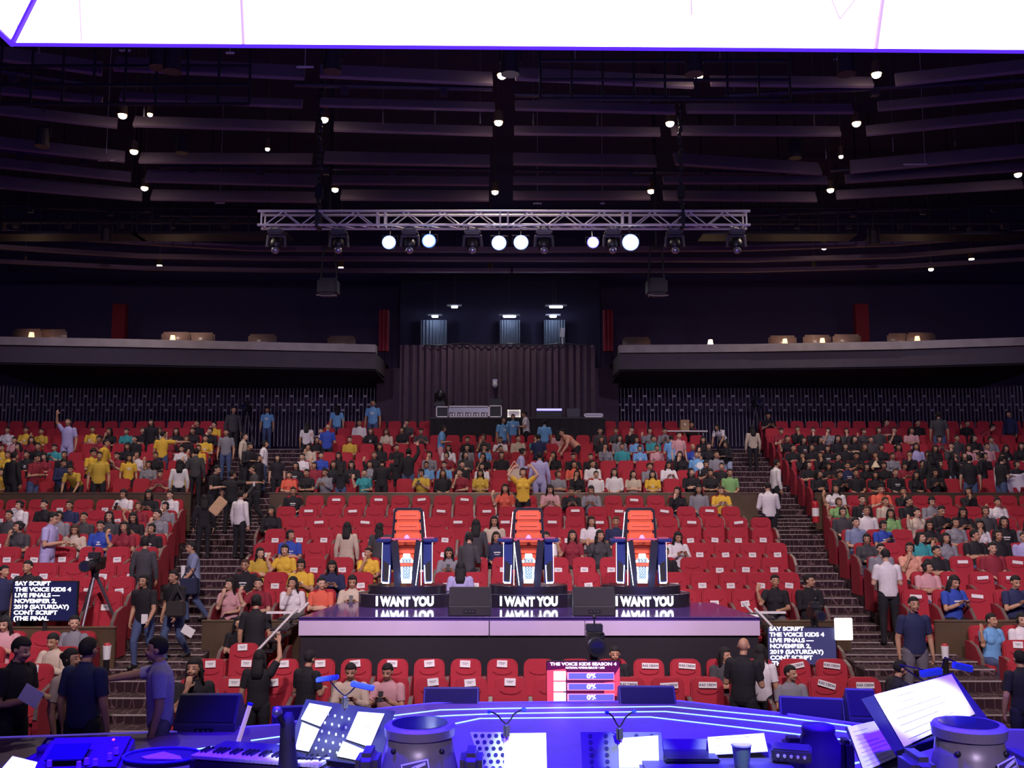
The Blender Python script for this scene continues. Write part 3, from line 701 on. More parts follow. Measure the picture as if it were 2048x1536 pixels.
POSES = {
 'A': dict(hip=(0, -.16, .53), lean=-6, turn=0, legs=SL, arms=(((-.05, -.02, -.27), (.07, -.22, -.03), (.6, -.7, -.2), (0, -.3, 1)), ((.05, -.02, -.27), (-.07, -.22, -.03), (-.6, -.7, -.2), (0, -.3, 1)))),
 'B': dict(hip=(0, -.16, .53), lean=2, turn=0, hpitch=16, legs=SL, arms=(((-.06, -.10, -.24), (.15, -.16, .10), (.4, -.5, .6), (0, .8, .6)), ((.06, -.10, -.24), (-.15, -.16, .10), (-.4, -.5, .6), (0, .8, .6)))),
 'C': dict(hip=(0, -.16, .53), lean=0, turn=6, hyaw=-28, fem=True, legs=SL, arms=(((-.02, -.16, -.20), (.10, -.05, .24), (.2, .05, 1), (0, -1, 0)), ((.05, -.04, -.26), (-.16, -.18, -.02), (-.9, -.3, 0), (0, -.2, 1)))),
 'D': dict(hip=(0, -.16, .53), lean=-4, turn=-6, hyaw=34, legs=SL, arms=(((-.04, -.08, -.25), (.20, -.12, .05), (1, .0, 0), (0, -1, 0)), ((.04, -.08, -.25), (-.20, -.14, .03), (-1, .0, 0), (0, -1, 0)))),
 'E': dict(hip=(0, -.16, .53), lean=0, turn=0, hyaw=12, fem=True, legs=SL, arms=(((-.10, -.12, -.18), (-.06, -.04, .24), (.3, .1, 1), (0, -1, 0)), ((.06, -.04, -.26), (-.12, -.20, .0), (-.6, -.7, 0), (0, -.2, 1)))),
 'F': dict(hip=(0, -.16, .53), lean=-2, turn=0, fem=True, hyaw=-8, hpitch=6, legs=SL, arms=(((-.05, -.06, -.26), (.14, -.20, .0), (.7, -.6, .1), (0, -.3, 1)), ((.05, -.06, -.26), (-.14, -.20, .0), (-.7, -.6, .1), (0, -.3, 1)))),
 'S': dict(hip=(0, 0, .90), lean=0, turn=0, legs=(((-.11, -.01, .49), (-.12, .02, .09)), ((.11, -.01, .49), (.12, .02, .09))), arms=(((-.07, .02, -.28), (-.01, -.06, -.25), (.05, -.15, -1), (-.9, 0, 0)), ((.07, .02, -.28), (.01, -.06, -.25), (-.05, -.15, -1), (.9, 0, 0)))),
 'W': dict(hip=(0, 0, .88), lean=5, turn=0, legs=(((-.10, -.16, .50), (-.11, -.10, .09)), ((.10, .02, .47), (.11, .26, .14))), arms=(((-.07, .08, -.27), (0, -.10, -.23), (.05, -.2, -1), (-.9, 0, 0)), ((.07, -.08, -.27), (.01, -.18, -.18), (-.05, -.5, -1), (.9, 0, 0)))),
 'P': dict(hip=(0, 0, .90), lean=4, turn=0, hyaw=-40, legs=(((-.12, -.02, .49), (-.14, .02, .09)), ((.11, -.01, .49), (.13, .02, .09))), arms=(((-.26, -.12, .0), (-.25, -.06, .02), (-1, -.1, 0), (0, 0, 1)), ((.07, .02, -.28), (.01, -.06, -.25), (-.05, -.15, -1), (.9, 0, 0)))),
 'H': dict(hip=(0, 0, .90), lean=4, turn=0, hpitch=18, legs=(((-.11, -.01, .49), (-.12, .02, .09)), ((.11, -.01, .49), (.12, .02, .09))), arms=(((-.07, -.02, -.27), (.12, -.22, .04), (.5, -.8, .1), (0, -.2, 1)), ((.07, -.02, -.27), (-.12, -.22, .04), (-.5, -.8, .1), (0, -.2, 1)))),
 'U': dict(hip=(0, 0, .90), lean=-2, turn=0, fem=True, legs=(((-.11, -.01, .49), (-.12, .02, .09)), ((.11, -.01, .49), (.12, .02, .09))), arms=(((-.20, -.05, .17), (.13, .05, .20), (.9, .1, .3), (0, -1, 0)), ((.20, -.05, .17), (-.13, .05, .20), (-.9, .1, .3), (0, -1, 0)))),
 'N': dict(hip=(0, .12, .88), lean=52, turn=0, hpitch=20, legs=(((-.11, -.03, .49), (-.12, .06, .09)), ((.11, -.03, .49), (.12, .06, .09))), arms=(((-.04, -.08, -.26), (.04, -.14, -.20), (.1, -.4, -1), (-.9, 0, 0)), ((.04, -.08, -.26), (-.04, -.14, -.20), (-.1, -.4, -1), (.9, 0, 0)))),
 'G': dict(hip=(0, 0, .90), lean=2, turn=0, legs=(((-.12, -.02, .49), (-.14, .02, .09)), ((.11, -.01, .49), (.13, .02, .09))), arms=(((-.03, -.27, -.04), (.0, -.25, -.03), (0, -1, -.15), (0, 0, 1)), ((.07, .02, -.28), (.01, -.06, -.25), (-.05, -.15, -1), (.9, 0, 0)))),
 'R': dict(hip=(0, 0, .90), lean=0, turn=0, hpitch=-6, legs=(((-.11, -.01, .49), (-.12, .02, .09)), ((.11, -.01, .49), (.12, .02, .09))), arms=(((-.12, -.10, .22), (.04, -.10, .22), (.1, -.2, 1), (0, -1, 0)), ((.07, .02, -.28), (.01, -.06, -.25), (-.05, -.15, -1), (.9, 0, 0)))),
}
TPL = {k: make_pose(**kw) for k, kw in POSES.items()}
TOPC = dict(Y=((.76, .47, .05), 'yellow'), M=((.58, .38, .05), 'mustard'), K=((.014, .012, .018), 'black'), W=((.75, .70, .74), 'white'), P=((.62, .33, .36), 'pink'), R=((.26, .02, .04), 'maroon'),
            O=((.75, .13, .08), 'coral'), B=((.03, .07, .42), 'blue'), L=((.16, .38, .70), 'light blue'), T=((.04, .30, .34), 'teal'), G=((.22, .42, .16), 'green'), S=((.24, .23, .27), 'grey'),
            N=((.020, .025, .09), 'navy'), V=((.42, .38, .66), 'lavender'), D=((.055, .052, .062), 'dark grey'), C=((.58, .47, .38), 'beige'), Q=((.74, .36, .26), 'peach'), U=((.22, .26, .42), 'slate blue'))
TOPM = {k: mat(v[1].replace(' ', '_') + '_fabric', v[0], .85, noise=.12, scale=30, bump=.3) for k, v in TOPC.items()}
TRM = {'K': mat('black_trousers', (.014, .013, .02), .85), 'J': mat('denim', (.07, .10, .22), .85, noise=.25, scale=40), 'S': mat('grey_trousers', (.16, .14, .18), .85), 'C': TOPM['C'], 'V': TOPM['V'], 'L': mat('pale_denim', (.34, .40, .58), .85), 'P': TOPM['P']}
POSEW = dict(A='seated with hands in lap', B='seated holding a phone', C='seated with hand at chin', D='seated with folded arms', E='seated with a raised hand', F='seated upright',
             S='standing', G='pointing', W='walking', P='pointing', H='standing with bent arms', U='standing with hands on head', N='bending over', R='standing with an arm raised')
HAIRW = dict(s='short dark hair', l='long dark hair', b='tied dark hair', h='a bald head', c='a dark cap')
PEOPLE = []
def person(pose, hair, top, loc, rz=0, label='', scale=1., trou='K', sk=None, brown=False, long_sleeve=None, group=None):
    t = TPL[pose]
    o = link('person', t['body'], None, loc); o.rotation_euler = (0, 0, rz); o.scale = (scale,) * 3
    tag(o, label, 'person')
    if group: o['group'] = group
    if sk:
        o.material_slots[0].link = 'OBJECT'; o.material_slots[0].material = sk
    def put(nm, me, m):
        c = link(nm, me, o); c.material_slots[0].link = 'OBJECT'; c.material_slots[0].material = m; return c
    ls = long_sleeve if long_sleeve is not None else top in 'KDWNCSVU' and (int(abs(loc[0]) * 37) % 3 != 0)
    put('top', t['long' if ls else 'short'], TOPM[top]); put('trousers', t['trousers'], TRM[trou])
    put('shoes', t['shoes'], black)
    if top in 'YBL' and pose in 'ABDFS' or (top in 'KN' and pose in 'AF' and int(abs(loc[0]) * 91) % 3 == 0):
        c = link('shirt_print', PRINT, o, t['chest'] + t['T'] @ V((0, -.124 * (1.0), -.0)) - t['up'] * .02)
    if hair != 'h':
        put('hair' if hair != 'c' else 'cap', t['hair']['s' if hair in 'sc' else hair], hairb if brown else hairm)
    if pose == 'B' or (pose == 'E' and False):
        PH.append((o, t))
    PEOPLE.append(o); return o
PH = []
q = B(); q.bbox((0, 0, 0), (.15, .032, .028), .008); q.bbox((0, 0, -.045), (.11, .032, .028), .008); PRINT = q.mesh('shirt_print', [paper])
# ------------------------------------------------------------------ who sits and stands where (photo pixel of the head, hair, top, pose, turn)
SEATED = """8 860 s W;47 860 s Y;86 860 s M;66 872 l R;29 878 s P;41 885 l R;86 889 s K A;176 864 s Y D;191 860 l K;209 874 s R;228 858 s T;262 858 s K D;293 860 s W B;363 870 l K;353 876 s R
392 872 s Y;125 887 s T;236 889 l K F;264 885 s K;379 903 l K;291 905 b W;264 909 s R;21 897 s Y;47 905 s K;64 903 l R;135 905 s K;279 925 b S;242 917 s R;305 921 s K;297 960 s R B;332 960 s Y;4 954 s Y;15 912 s Y
260 997 b W B;301 997 l K;328 997 b S C;357 997 s W;6 1020 s D;42 1018 b W F;80 1016 s K;113 1018 b S;145 1010 s N A;188 1022 s D;215 1018 l D;254 1014 b R E;293 1024 s S;332 1022 l K B
43 1063 b D C;166 1061 l C B;217 1053 s B F;256 1063 l R E;307 1063 b K A;12 1262 l P B;98 1266 s C B;135 1260 s S D
405 848 s K;586 844 s W;578 856 l K;635 854 s W;727 850 s W A;741 868 l K F;703 878 s M A;639 874 l K;364 872 l K;391 876 s Y E;399 862 s K;428 870 s K;418 884 s W;432 882 s Y;520 862 l K
573 885 s O F;594 899 b C;627 901 s B;582 915 b R;602 915 s K F;631 921 l K A;662 915 l K F;680 921 l K B;733 907 s K E;749 921 b S;553 944 s K;653 950 s S B;741 950 s T
778 864 l C;802 866 b K F;840 860 s D B;802 846 s D;794 899 s K;766 901 l K F;848 903 b S C;882 911 b R;903 903 l W F;925 901 l S;938 901 l D D;970 905 l K;993 901 s R;962 878 b D C;983 887 s L;993 874 s W B;927 884 s K;1028 874 s C D;1061 870 b T
970 917 l W F;1007 917 b K A;860 936 s L A;895 934 s L F;925 934 s K D;850 952 b M B;893 950 l K A;929 952 s R C;970 958 l M F;1003 964 l O E;1081 950 s D B
1185 858 s D A;1218 862 s D F;1261 862 s K C;1241 874 l S;1253 872 b L;1284 866 b S E;1321 862 s S B;1319 885 s P;1206 874 l K;1204 891 b S C;1221 887 s T A;1259 884 b L F;1279 885 s T D;1361 895 s K;1386 884 h B F;1419 891 b K E;1409 907 s L A
1400 839 s K E;1439 841 s S;1103 915 l K;1140 913 s K B;1161 911 s K F;1183 915 s W D;1142 932 l O D;1116 940 b S;1171 930 l K C;1198 938 s W;1120 956 l P B;1157 952 s K B;1196 956 b S B;1235 954 l W A;1278 954 l C D;1308 954 l Y F
1312 938 s S D;1341 936 l W B;1396 917 b K B;1373 942 l K D;1405 940 b K F;1435 934 s K;1378 964 l K C;1394 966 l S A;1429 962 s Y B;1476 956 s G A;1418 872 l K;1435 915 l K C;1492 840 s K B
1091 1059 s W F;1130 1060 l R E;1176 1057 l W D;1198 1055 l D E;1230 1059 s N A;1320 1084 c K A;1349 1084 l W B;981 1053 l C A;1010 1060 l N A;903 1109 l S B
725 1109 s Y C;768 1111 s Y C;493 1098 l M D;555 1084 b B D;516 1111 s K A;573 1111 b Y E;629 1121 b Y B;675 1117 l N B;502 1150 s R E;559 1154 l W C;610 1162 s O D;670 1156 b C B;539 1182 l P C;645 1186 b W A;450 1254 l K D
1548 862 s R B;1585 854 s K C;1566 868 s K E;1590 870 l K;1615 862 s K;1644 858 b S C;1677 860 b D;1666 872 l K;1716 856 s D;1749 858 b D A;1779 854 s R D;1709 872 l K;1735 870 s D A;1568 884 s K D;1615 885 l K;1644 885 l K;1675 885 l K;1703 884 b K A;1750 889 b K
1785 889 l R;1595 901 l K;1609 899 b K C;1654 901 s K D;1693 905 s K B;1736 899 l K A;1773 901 s S;1611 919 b K D;1630 921 l K B;1670 919 s N A;1707 915 l K F;1742 915 b K;1791 915 s K C;1609 932 l K;1650 936 s K B;1693 936 s K A;1724 932 b K F
1771 934 l K F;1621 952 s K A;1691 956 l W E;1781 954 s O B;1656 987 b G E;1714 993 s K A;1744 995 s C A;1776 997 s K D;1679 1018 b D A;1769 1014 l G F;1722 1026 s W A;1699 1032 s U A;1738 1063 b D F;1763 1059 b B B
1822 1016 s C E;1844 997 b S B;1932 991 b K C;2013 1010 s W E;1913 1014 l K B;1959 1016 b D A;1896 1033 s K B;1943 1039 l W C;1982 1035 l K A;2041 1039 l S;1844 1057 l T D;1861 1061 l K B;1922 1059 b S F;1982 1063 b K A;2031 1055 s V A
1801 1088 b Q C;1865 1084 s K D;1902 1088 l S E;1967 1080 s K D;2008 1092 s R A;1828 1113 b P D;1906 1178 l B B;2016 1182 s N B;1961 1256 s L E;2000 1250 b W F;1744 1084 s S A
1807 858 s K;1834 854 l P;1842 841 s K;1932 841 s K E;1873 872 b R B;1916 870 s D A;1940 868 l K D;1977 882 s S;1849 889 l V;1804 901 b R;1839 899 b D F;1879 901 l K F;1898 887 s D;1934 887 b P;1947 897 s P;2000 895 l K F;2033 895 l K F
1820 915 s K;1773 936 l K F;1809 936 b K B;1832 936 s K A;1818 950 s K C;2020 915 l K F;2017 934 b K A;1889 930 l K D;1980 913 b K;1916 915 l K
1582 1324 s S D;1429 1306 l D D;1537 1184 s K E;1607 1166 s K D;1222 1302 s K F;705 1369 c C B;748 1375 s P B"""
STANDING = """137 845 s V R 0;303 846 l K S 0;207 887 s Y W 90;325 870 s Y P 180;182 907 s Y H 70;199 913 s M S 20;258 917 l Y S 30;27 913 s K S 160;68 917 s R H 80;123 927 s N H 60;152 940 s M N 0;359 928 l W S 200;392 905 s D S 180
98 1038 s V H 90;290 1088 s D S 180;467 821 s D S 30;535 821 l L S 0;674 817 l L S 200;746 807 s L S 0;614 852 l W S 180;655 856 h B H 180;453 866 s S S 0;487 874 s C S 90;496 893 s K H 60;528 889 b W S 90;516 917 l K S 60;555 917 l K S 10;682 936 l K H 180
428 940 s K H 80;463 950 s K P 180;512 940 s D W -60;409 999 l K S 200;481 991 s W S 150;882 858 b L H 90;817 905 b K R 180;764 925 s K H 180;794 917 l K S 180;1005 841 l L S 40;1026 835 b L S 0;1053 829 s W H -90;1077 876 s N H 180;1040 905 b V H 90;1079 913 s V S 180
1046 946 b Y U 0;1089 846 b L S 180;1116 868 l P S 180;1146 866 s Q N -70;1343 878 s L H 180;1357 872 s P S 20;1443 856 l W N -40;1455 889 l K H -60;1505 858 l C S 180;1551 928 s W S 100;1537 975 s W H 180;936 1078 b D H 150;952 1050 l D S 180
921 1137 l V S 180;759 1057 l D P 180;694 1055 l C S 180;1774 1113 s W H 180;1877 831 s D S 160;1961 856 s R N 60;2019 829 s N S -60;1862 913 l K S 180;1904 911 l K S 60;1939 919 s K S 160;1965 913 b K H -120;2000 921 s K H 100"""
rp = random.Random(11)
def block_of(x, Y):
    for b in ('left', 'middle', 'right'):
        for r in ROWS:
            if r['b'] == b and abs(r['Y'] - Y) < .02 and r['x0'] - .4 <= x <= r['x1'] + .4: return b
def seat_person(s):
    f = s.split(); px, py, hr, tp = float(f[0]), float(f[1]), f[2], f[3]
    pose = f[4] if len(f) > 4 else rp.choice('AABCCDDEFFF')
    best = None
    for r in ROWS:
        if not r['xs']: continue
        a = P(px, py, r['Y'] - .22); e = abs(a.z - (r['z'] + 1.20))
        if not r['xs'][0] - .5 <= a.x <= r['xs'][-1] + .5: e += .8
        free = [j for j in range(len(r['xs'])) if j not in r['used']]
        if not free: continue
        j = min(free, key=lambda j: abs(r['xs'][j] - a.x)); e += .5 * max(0, abs(r['xs'][j] - a.x) - .12)
        if best is None or e < best[0]: best = (e, r, j)
    e, r, j = best
    r['used'].add(j)
    return (r, j, hr, tp, pose)
SP = [seat_person(s) for l in SEATED.split('\n') for s in l.split(';') if s.strip()]
cnt = {}
for r, j, hr, tp, pose in sorted(SP, key=lambda t: (t[0]['up'], t[0]['k'], t[0]['xs'][t[1]])):
    key = (r['up'], r['k']); cnt[key] = cnt.get(key, -1) + 1
    rz = R(rp.uniform(-14, 14)); x = r['xs'][j]
    sc_ = rp.uniform(.93, 1.0)
    brown = rp.random() < .12
    rw = row_word(r)
    hw = HAIRW[hr].replace('dark', 'brown') if brown and hr in 'slb' else HAIRW[hr]
    lab = 'person, %s, %s top, %s from left, %s' % (hw, TOPC[tp][1], nth(cnt[key]), rw)
    person(pose, hr, tp, (x, r['Y'], r['z'] + .015), rz, lab, sc_, rp.choice('KKKJJS'), skin2 if rp.random() < .35 else None, brown)
def where(px, py):
    v = 'upper' if py < 960 else 'middle'
    if px < 470: return 'left seats' if px < 380 else 'left aisle'
    if px > 1470: return 'right aisle' if px < 1640 and py > 850 else 'right seats'
    return 'middle seats'
st_n = {}
LST = [s for l in STANDING.split('\n') for s in l.split(';') if s.strip()]
for s in LST:
    f = s.split(); px, py, hr, tp, pose, rz = float(f[0]), float(f[1]), f[2], f[3], f[4], float(f[5])
    hh = TPL[pose]['head'].z
    best = None
    for k in range(560):
        Y = 13.2 + k * .04; a = P(px, py, Y); fl = floor_at(a.x, Y)
        near = min(abs((Y - r['Y'] + .46)) for r in ROWS) if True else 0
        sc_ = (a.z - fl) / hh
        e = abs(sc_ - (.90 if hr in 'lb' else .98)) + (.25 if not .82 < sc_ < 1.12 else 0)
        # in the foot space of a row, not inside a backrest
        in_aisle = any(min(aisle_edges(sd, Y)) + .15 < a.x < max(aisle_edges(sd, Y)) - .15 for sd in ('left', 'right'))
        if not in_aisle:
            b = 'middle' if -6.9 < a.x < 6.9 else ('left' if a.x < 0 else 'right')
            dd = min(abs(Y - (r['Y'] - .52)) for r in ROWS if r['b'] == b); e += .6 * max(0, dd - .06)
        if best is None or e < best[0]: best = (e, Y, a, fl, sc_)
    e, Y, a, fl, sc_ = best
    sc_ = max(.84, min(1.1, sc_))
    w_ = where(px, py)
    facing = {180: 'back turned', 0: 'facing us'}.get(int(rz), 'sideways')
    nr = 'near the back wall' if py < 880 else ('in front of the upper rail' if 880 <= py < 985 else 'below the upper rail')
    lab = '%s person in %s top, %s, %s, %s' % ({'s': 'short-haired', 'l': 'long-haired', 'b': 'tied-haired', 'h': 'bald', 'c': 'capped'}[hr], TOPC[tp][1], POSEW[pose], facing, w_)
    key = lab; st_n[key] = st_n.get(key, 0) + 1
    if st_n[key] > 1: lab = lab + ', ' + ('further right' if st_n[key] == 2 else 'rightmost')
    tr = {'C': 'K', 'V': 'V', 'L': 'J', 'N': 'K'}.get(tp, rp.choice('KKJ'))
    if (px, py) == (694, 1055): tr = 'C'
    if (px, py) == (882, 858): tr = 'P'
    if px in (1904, 1455): tr = 'L'
    if tp == 'W' and px in (481, 1551, 1537, 1774): tr = 'K'
    person(pose, hr, tp, (a.x, Y, fl + .012), R(rz), lab, sc_, tr, skin2 if rp.random() < .3 else None)
def near_person(px, py, Y, hr, tp, pose, rz, label, tr='K', fl=None, sk=None, ls=None):
    a = P(px, py, Y); fl = floor_at(a.x, Y) if fl is None else fl
    s = (a.z - fl) / TPL[pose]['head'].z
    return person(pose, hr, tp, (a.x, Y, fl + .012), R(rz), label, max(.88, min(1.14, s)), tr, sk, False, ls)
NP = [
 (29, 1300, 10.95, 's', 'K', 'H', 75, 'person in black staff tee with white lettering holding papers at the left edge', 'K'),
 (137, 1320, 11.3, 'b', 'C', 'S', 80, 'woman in patterned beige jacket between two men in dark tees', 'K'),
 (172, 1302, 10.9, 's', 'N', 'S', 165, 'broad man in navy tee standing with his back turned at front left', 'K'),
 (326, 1300, 10.85, 's', 'V', 'G', -75, 'large man in lavender grey tee pointing left on the left aisle', 'S'),
 (388, 1335, 13.5, 'l', 'K', 'C', 0, None, 'K'),
 (518, 1318, 13.5, 'l', 'K', 'R', 180, 'long-haired woman in black standing with her back turned among front seats', 'K'),
 (612, 1335, 13.4, 's', 'K', 'H', 150, 'dark-shirted man standing behind the blue clip lights at front', 'K'),
 (291, 1187, 15.9, 'b', 'K', 'W', -10, 'woman in black tee wearing a white badge walking down the left stairs', 'J'),
 (352, 1172, 16.3, 's', 'K', 'W', -20, 'person in black polo carrying a white paper down the left stairs', 'J'),
 (391, 1096, 19.3, 's', 'U', 'W', -60, 'person in slate blue shirt with a shoulder bag and white cup on left stairs', 'J'),
 (512, 1205, 16.5, 'b', 'K', 'S', 180, 'person in black jacket with tied hair, back turned, left of the platform', 'K'),
 (57, 1135, 16.4, 'c', 'K', 'S', 0, 'camera operator in black cap behind the left prompter screen', 'K'),
 (4, 1192, 16.5, 's', 'N', 'S', 60, 'person in dark blue shirt cut off by the left edge', 'K'),
 (1484, 1296, 13.4, 'h', 'K', 'H', 150, 'bald man in black tee holding a phone at front right', 'K'),
 (1521, 1320, 13.95, 'l', 'W', 'S', 150, 'brown-haired person in white beside the bald man', 'K'),
 (1826, 1210, 14.5, 's', 'N', 'S', 0, 'man in navy polo and grey trousers coming down the right aisle', 'S'),
 (1790, 1341, 12.9, 's', 'K', 'H', 100, 'kneeling crew person in black jacket with white stripes near the blue lights', 'K'),
 (2042, 1320, 12.4, 'c', 'K', 'S', 180, 'person in black at the right edge, seen from behind', 'K'),
]
for a in NP:
    if a[7] is None:
        continue
    near_person(*a[:8], a[8] if len(a) > 8 else 'K', fl=.2 if a[2] < 11.5 and a[0] < 400 else None, ls=False)
near_person(388, 1332, 13.3, 'l', 'K', 'C', 20, 'long-haired woman in black seated with hand at chin in front left seat', fl=-.02)
place_seats()
# ------------------------------------------------------------------ rails
railm = mat('rail_panel', (.16, .11, .07), .28, .35, noise=.5, scale=2)
def rail(px0, px1, pyt, Y, h, label, x0=None, x1=None):
    a = P(px0, pyt, Y); c = P(px1, pyt, Y); t = thing('rail_wall', label, 'rail', ((a.x + c.x) / 2, Y, a.z - h)); L = c.x - a.x
    q = B(); q.bbox((0, 0, h / 2), (L, .06, h), .01); q.obj('panel', railm, t)
    q = B(); q.bbox((0, -.01, h - .012), (L + .02, .09, .03), .01); q.obj('cap', mat('rail_cap', (.30, .22, .14), .3, .6), t)
rail(-40, 382, 985, 24.45, .95, 'dark bronze low wall in front of the upper left seats')
rail(540, 1514, 985, 25.85, .95, 'dark bronze low wall in front of the upper middle seats')
rail(1629, 2100, 985, 25.45, .95, 'dark bronze low wall in front of the upper right seats')
rail(-40, 232, 1253, 15.93, .85, 'gold bronze low wall behind the front left seats')
rail(405, 600, 1240, 17.32, .8, 'olive bronze low wall left of the stage platform')
rail(1528, 1700, 1240, 17.32, .8, 'olive bronze low wall right of the stage platform')
rail(1868, 2110, 1240, 16.93, .8, 'bronze low wall behind the front right seats')

# ------------------------------------------------------------------ raised platform with the three coach chairs
PZT = P(1024, 1235, 15.4).z
pxl, pxr = P(598, 1235, 15.4).x, P(1519, 1235, 15.4).x
plat = thing('stage_platform', 'raised glossy platform with a lavender front panel carrying three coach chairs', 'platform', (0, 15.4, 0))
topm = mat('platform_top', (.10, .05, .22), .12, noise=.1, scale=1)
frontm = mat('lavender_gloss', (.60, .48, .68), .12, noise=.16, scale=1.3, bump=.25)
skirt = mat('black_skirt', (.016, .012, .02), .9)
q = B(); q.prism([(pxl, 0), (pxr, 0), (pxr - .3, 2.08), (pxl + .3, 2.08)], PZT - .06, PZT, 'Z'); q.obj('platform_top', topm, plat)
q = B()
fz = P(1024, 1271, 15.4).z
for i, (u0, u1) in enumerate(((0, .4125), (.4140, .62), (.6205, 1))):
    q.bbox((pxl + (pxr - pxl) * (u0 + u1) / 2, -.01, (fz + PZT - .05) / 2), ((pxr - pxl) * (u1 - u0) - .004, .03, PZT - .05 - fz), .004, 1)
q.obj('front_panel', frontm, plat)
q = B(); q.prism([(pxl + .02, .02), (pxr - .02, .02), (pxr - .32, 2.06), (pxl + .28, 2.06)], 0, PZT - .06, 'Z'); q.obj('skirt', skirt, plat)
q = B(); q.tube([(pxl, -.02, PZT), (pxr, -.02, PZT)], .012, 6); q.obj('edge_trim', mat('edge_blue', (.06, .04, .2), .3), plat)
white_led = mat('white_led', (.9, .95, 1), .4, em=(.86, .93, 1), es=3)
blue_led = mat('soft_blue_led', (.2, .3, .9), .4, em=(.25, .35, 1), es=1.2)
cyan_led = mat('cyan_led', (.3, .7, .9), .4, em=(.25, .75, 1), es=2.2)
orange = mat('orange_leather', (.80, .12, .045), .5, noise=.08)
chblack = mat('chair_shell', (.035, .035, .05), .3, .4)
bluemet = mat('blue_metal', (.05, .075, .27), .3, .5)
pinkg = mat('pink_acrylic', (.75, .18, .35), .15, noise=.05, alpha=.75)
def ellipse(cx, cy, a, b_, n=48): return [(cx + a * math.cos(2 * math.pi * i / n), cy + b_ * math.sin(2 * math.pi * i / n)) for i in range(n)]
CY = 17.02
def coach(px, word, mirror, yaw):
    X = (px - 1024) / F * 17.1
    t = thing('podium', 'round two-tier black podium lettered I WANT YOU, %s of three' % word, 'podium', (X, CY, PZT))
    q = B(); q.prism(ellipse(0, 0, .83, .46), 0, .215, 'Z'); q.obj('lower_disc', mat('podium_black', (.022, .018, .03), .22), t)
    q = B(); q.prism(ellipse(0, .02, .675, .40), .215, .35, 'Z'); q.obj('upper_disc', mat('podium_black', (.022, .018, .03), .22), t)
    q = B()
    pts = ellipse(0, 0, .835, .465); 
    q.tube([(a, b_, .218) for a, b_ in pts] + [(pts[0][0], pts[0][1], .218)], .005, 5); q.obj('rim', mat('podium_rim', (.2, .2, .3), .3, .5), t)
    # lettering bent around the lower disc
    c = bpy.data.curves.new('lettering', 'FONT'); c.body = 'I WANT YOU'; c.size = .205; c.extrude = .006; c.align_x = 'CENTER'; c.align_y = 'CENTER'; c.offset = .0105; c.space_character = 1.04
    o = bpy.data.objects.new('l', c); COL.objects.link(o); me = bpy.data.meshes.new_from_object(o.evaluated_get(bpy.context.evaluated_depsgraph_get())); bpy.data.objects.remove(o)
    sxx = 1.0 / max(v.co.x for v in me.vertices) * .485
    for v in me.vertices:
        x = v.co.x * sxx; yy = -.46 * math.sqrt(1 - (x / .83) ** 2); v.co = V((x, yy - .006 - v.co.z, .108 + v.co.y))
    me.materials.clear(); me.materials.append(white_led); link('lettering', me, t)
    # chair
    ch = thing('coach_chair', 'big red coach chair with orange ribbed back and glowing panel, %s of three' % word, 'chair', (X, CY, PZT + .35), R(yaw))
    bkz = 1.31
    def trap(z0, z1, wb, wt, y0, y1, m, nm, bev=.02, parent=ch):
        q = B(); q.prism([(-wb / 2, z0), (wb / 2, z0), (wt / 2, z1), (-wt / 2, z1)], y0, y1)
        bmesh.ops.bevel(q.bm, geom=q.bm.edges[:], offset=bev, segments=3, affect='EDGES')
        return q.obj(nm, m, parent, smooth=False)
    trap(.25, bkz, .64, .50, .02, .14, chblack, 'back_shell', .03)
    zz = 1.265
    for i, (h) in enumerate((.185, .185, .205, .19)):
        wa = .56 - (zz - .25) * .095 - .045; wb = wa + h * .11
        q = B(); q.prism([(-wb / 2, zz - h + .008), (wb / 2, zz - h + .008), (wa / 2, zz), (-wa / 2, zz)], -.065, .03)
        bmesh.ops.bevel(q.bm, geom=q.bm.edges[:], offset=.026, segments=3, affect='EDGES')
        q.obj('back_cushion', orange, ch)
        q = B(); q.bbox((0, -.064, zz - h / 2), (wa * .72, .008, .010), .003); q.obj('stitch', seat_red2, ch)
        zz -= h
    q = B(); q.bbox((0, -.12, .46), (.44, .36, .13), .04, 3); q.obj('seat_cushion', orange, ch)
    q = B(); q.bbox((0, -.18, .36), (.40, .30, .10), .03, 3); q.obj('seat_base', orange, ch)
    for s in (-1, 1):
        q = B(); q.prism([(.28 * s, .04), (.42 * s, .04), (.41 * s, .74), (.27 * s, .74)], -.12, .16)
        q.obj('side_panel', bluemet, ch)
        q = B(); q.prism([(.10 * s, .0), (.20 * s, .0), (.265 * s, .74), (.155 * s, .78), (.09 * s, .22)], -.34, -.20); q.obj('front_pillar', chblack, ch)
        q = B(); q.bbox((.40 * s, -.06, .765), (.26, .34, .06), .02); q.mi = 1; q.bbox((.365 * s, -.07, .80), (.19, .32, .02), .008); q.obj('armrest', [bluemet, pinkg], ch)
        q = B(); q.tube([(.425 * s, -.135, .72), (.43 * s, -.135, .06)], .0035, 6); q.tube([(.43 * s, -.14, .06), (.31 * s, -.14, .035), (.295 * s, -.14, .34)], .0075, 6); q.obj('light_strip', white_led, ch)
        q = B(); q.prism([(.315 * s, .07), (.405 * s, .08), (.40 * s, .42), (.31 * s, .36)], -.135, -.118); q.obj('side_recess', black, ch)
        q = B(); q.bbox((.37 * s, -.15, .045), (.10, .02, .022), .006); q.obj('foot_light', white_led, ch)
    m = mirror
    q = B(); q.tube([(.16 * m, -.35, .02), (.245 * m, -.35, .73), (.25 * m, -.33, .02)], .0055, 6); q.obj('light_strip', white_led, ch)
    q = B(); q.tube([(-.295 * mirror * -1 if False else .265 * m, -.02, 1.24), (.335 * m, -.02, .55)], .005, 6); q.obj('light_strip', white_led, ch)
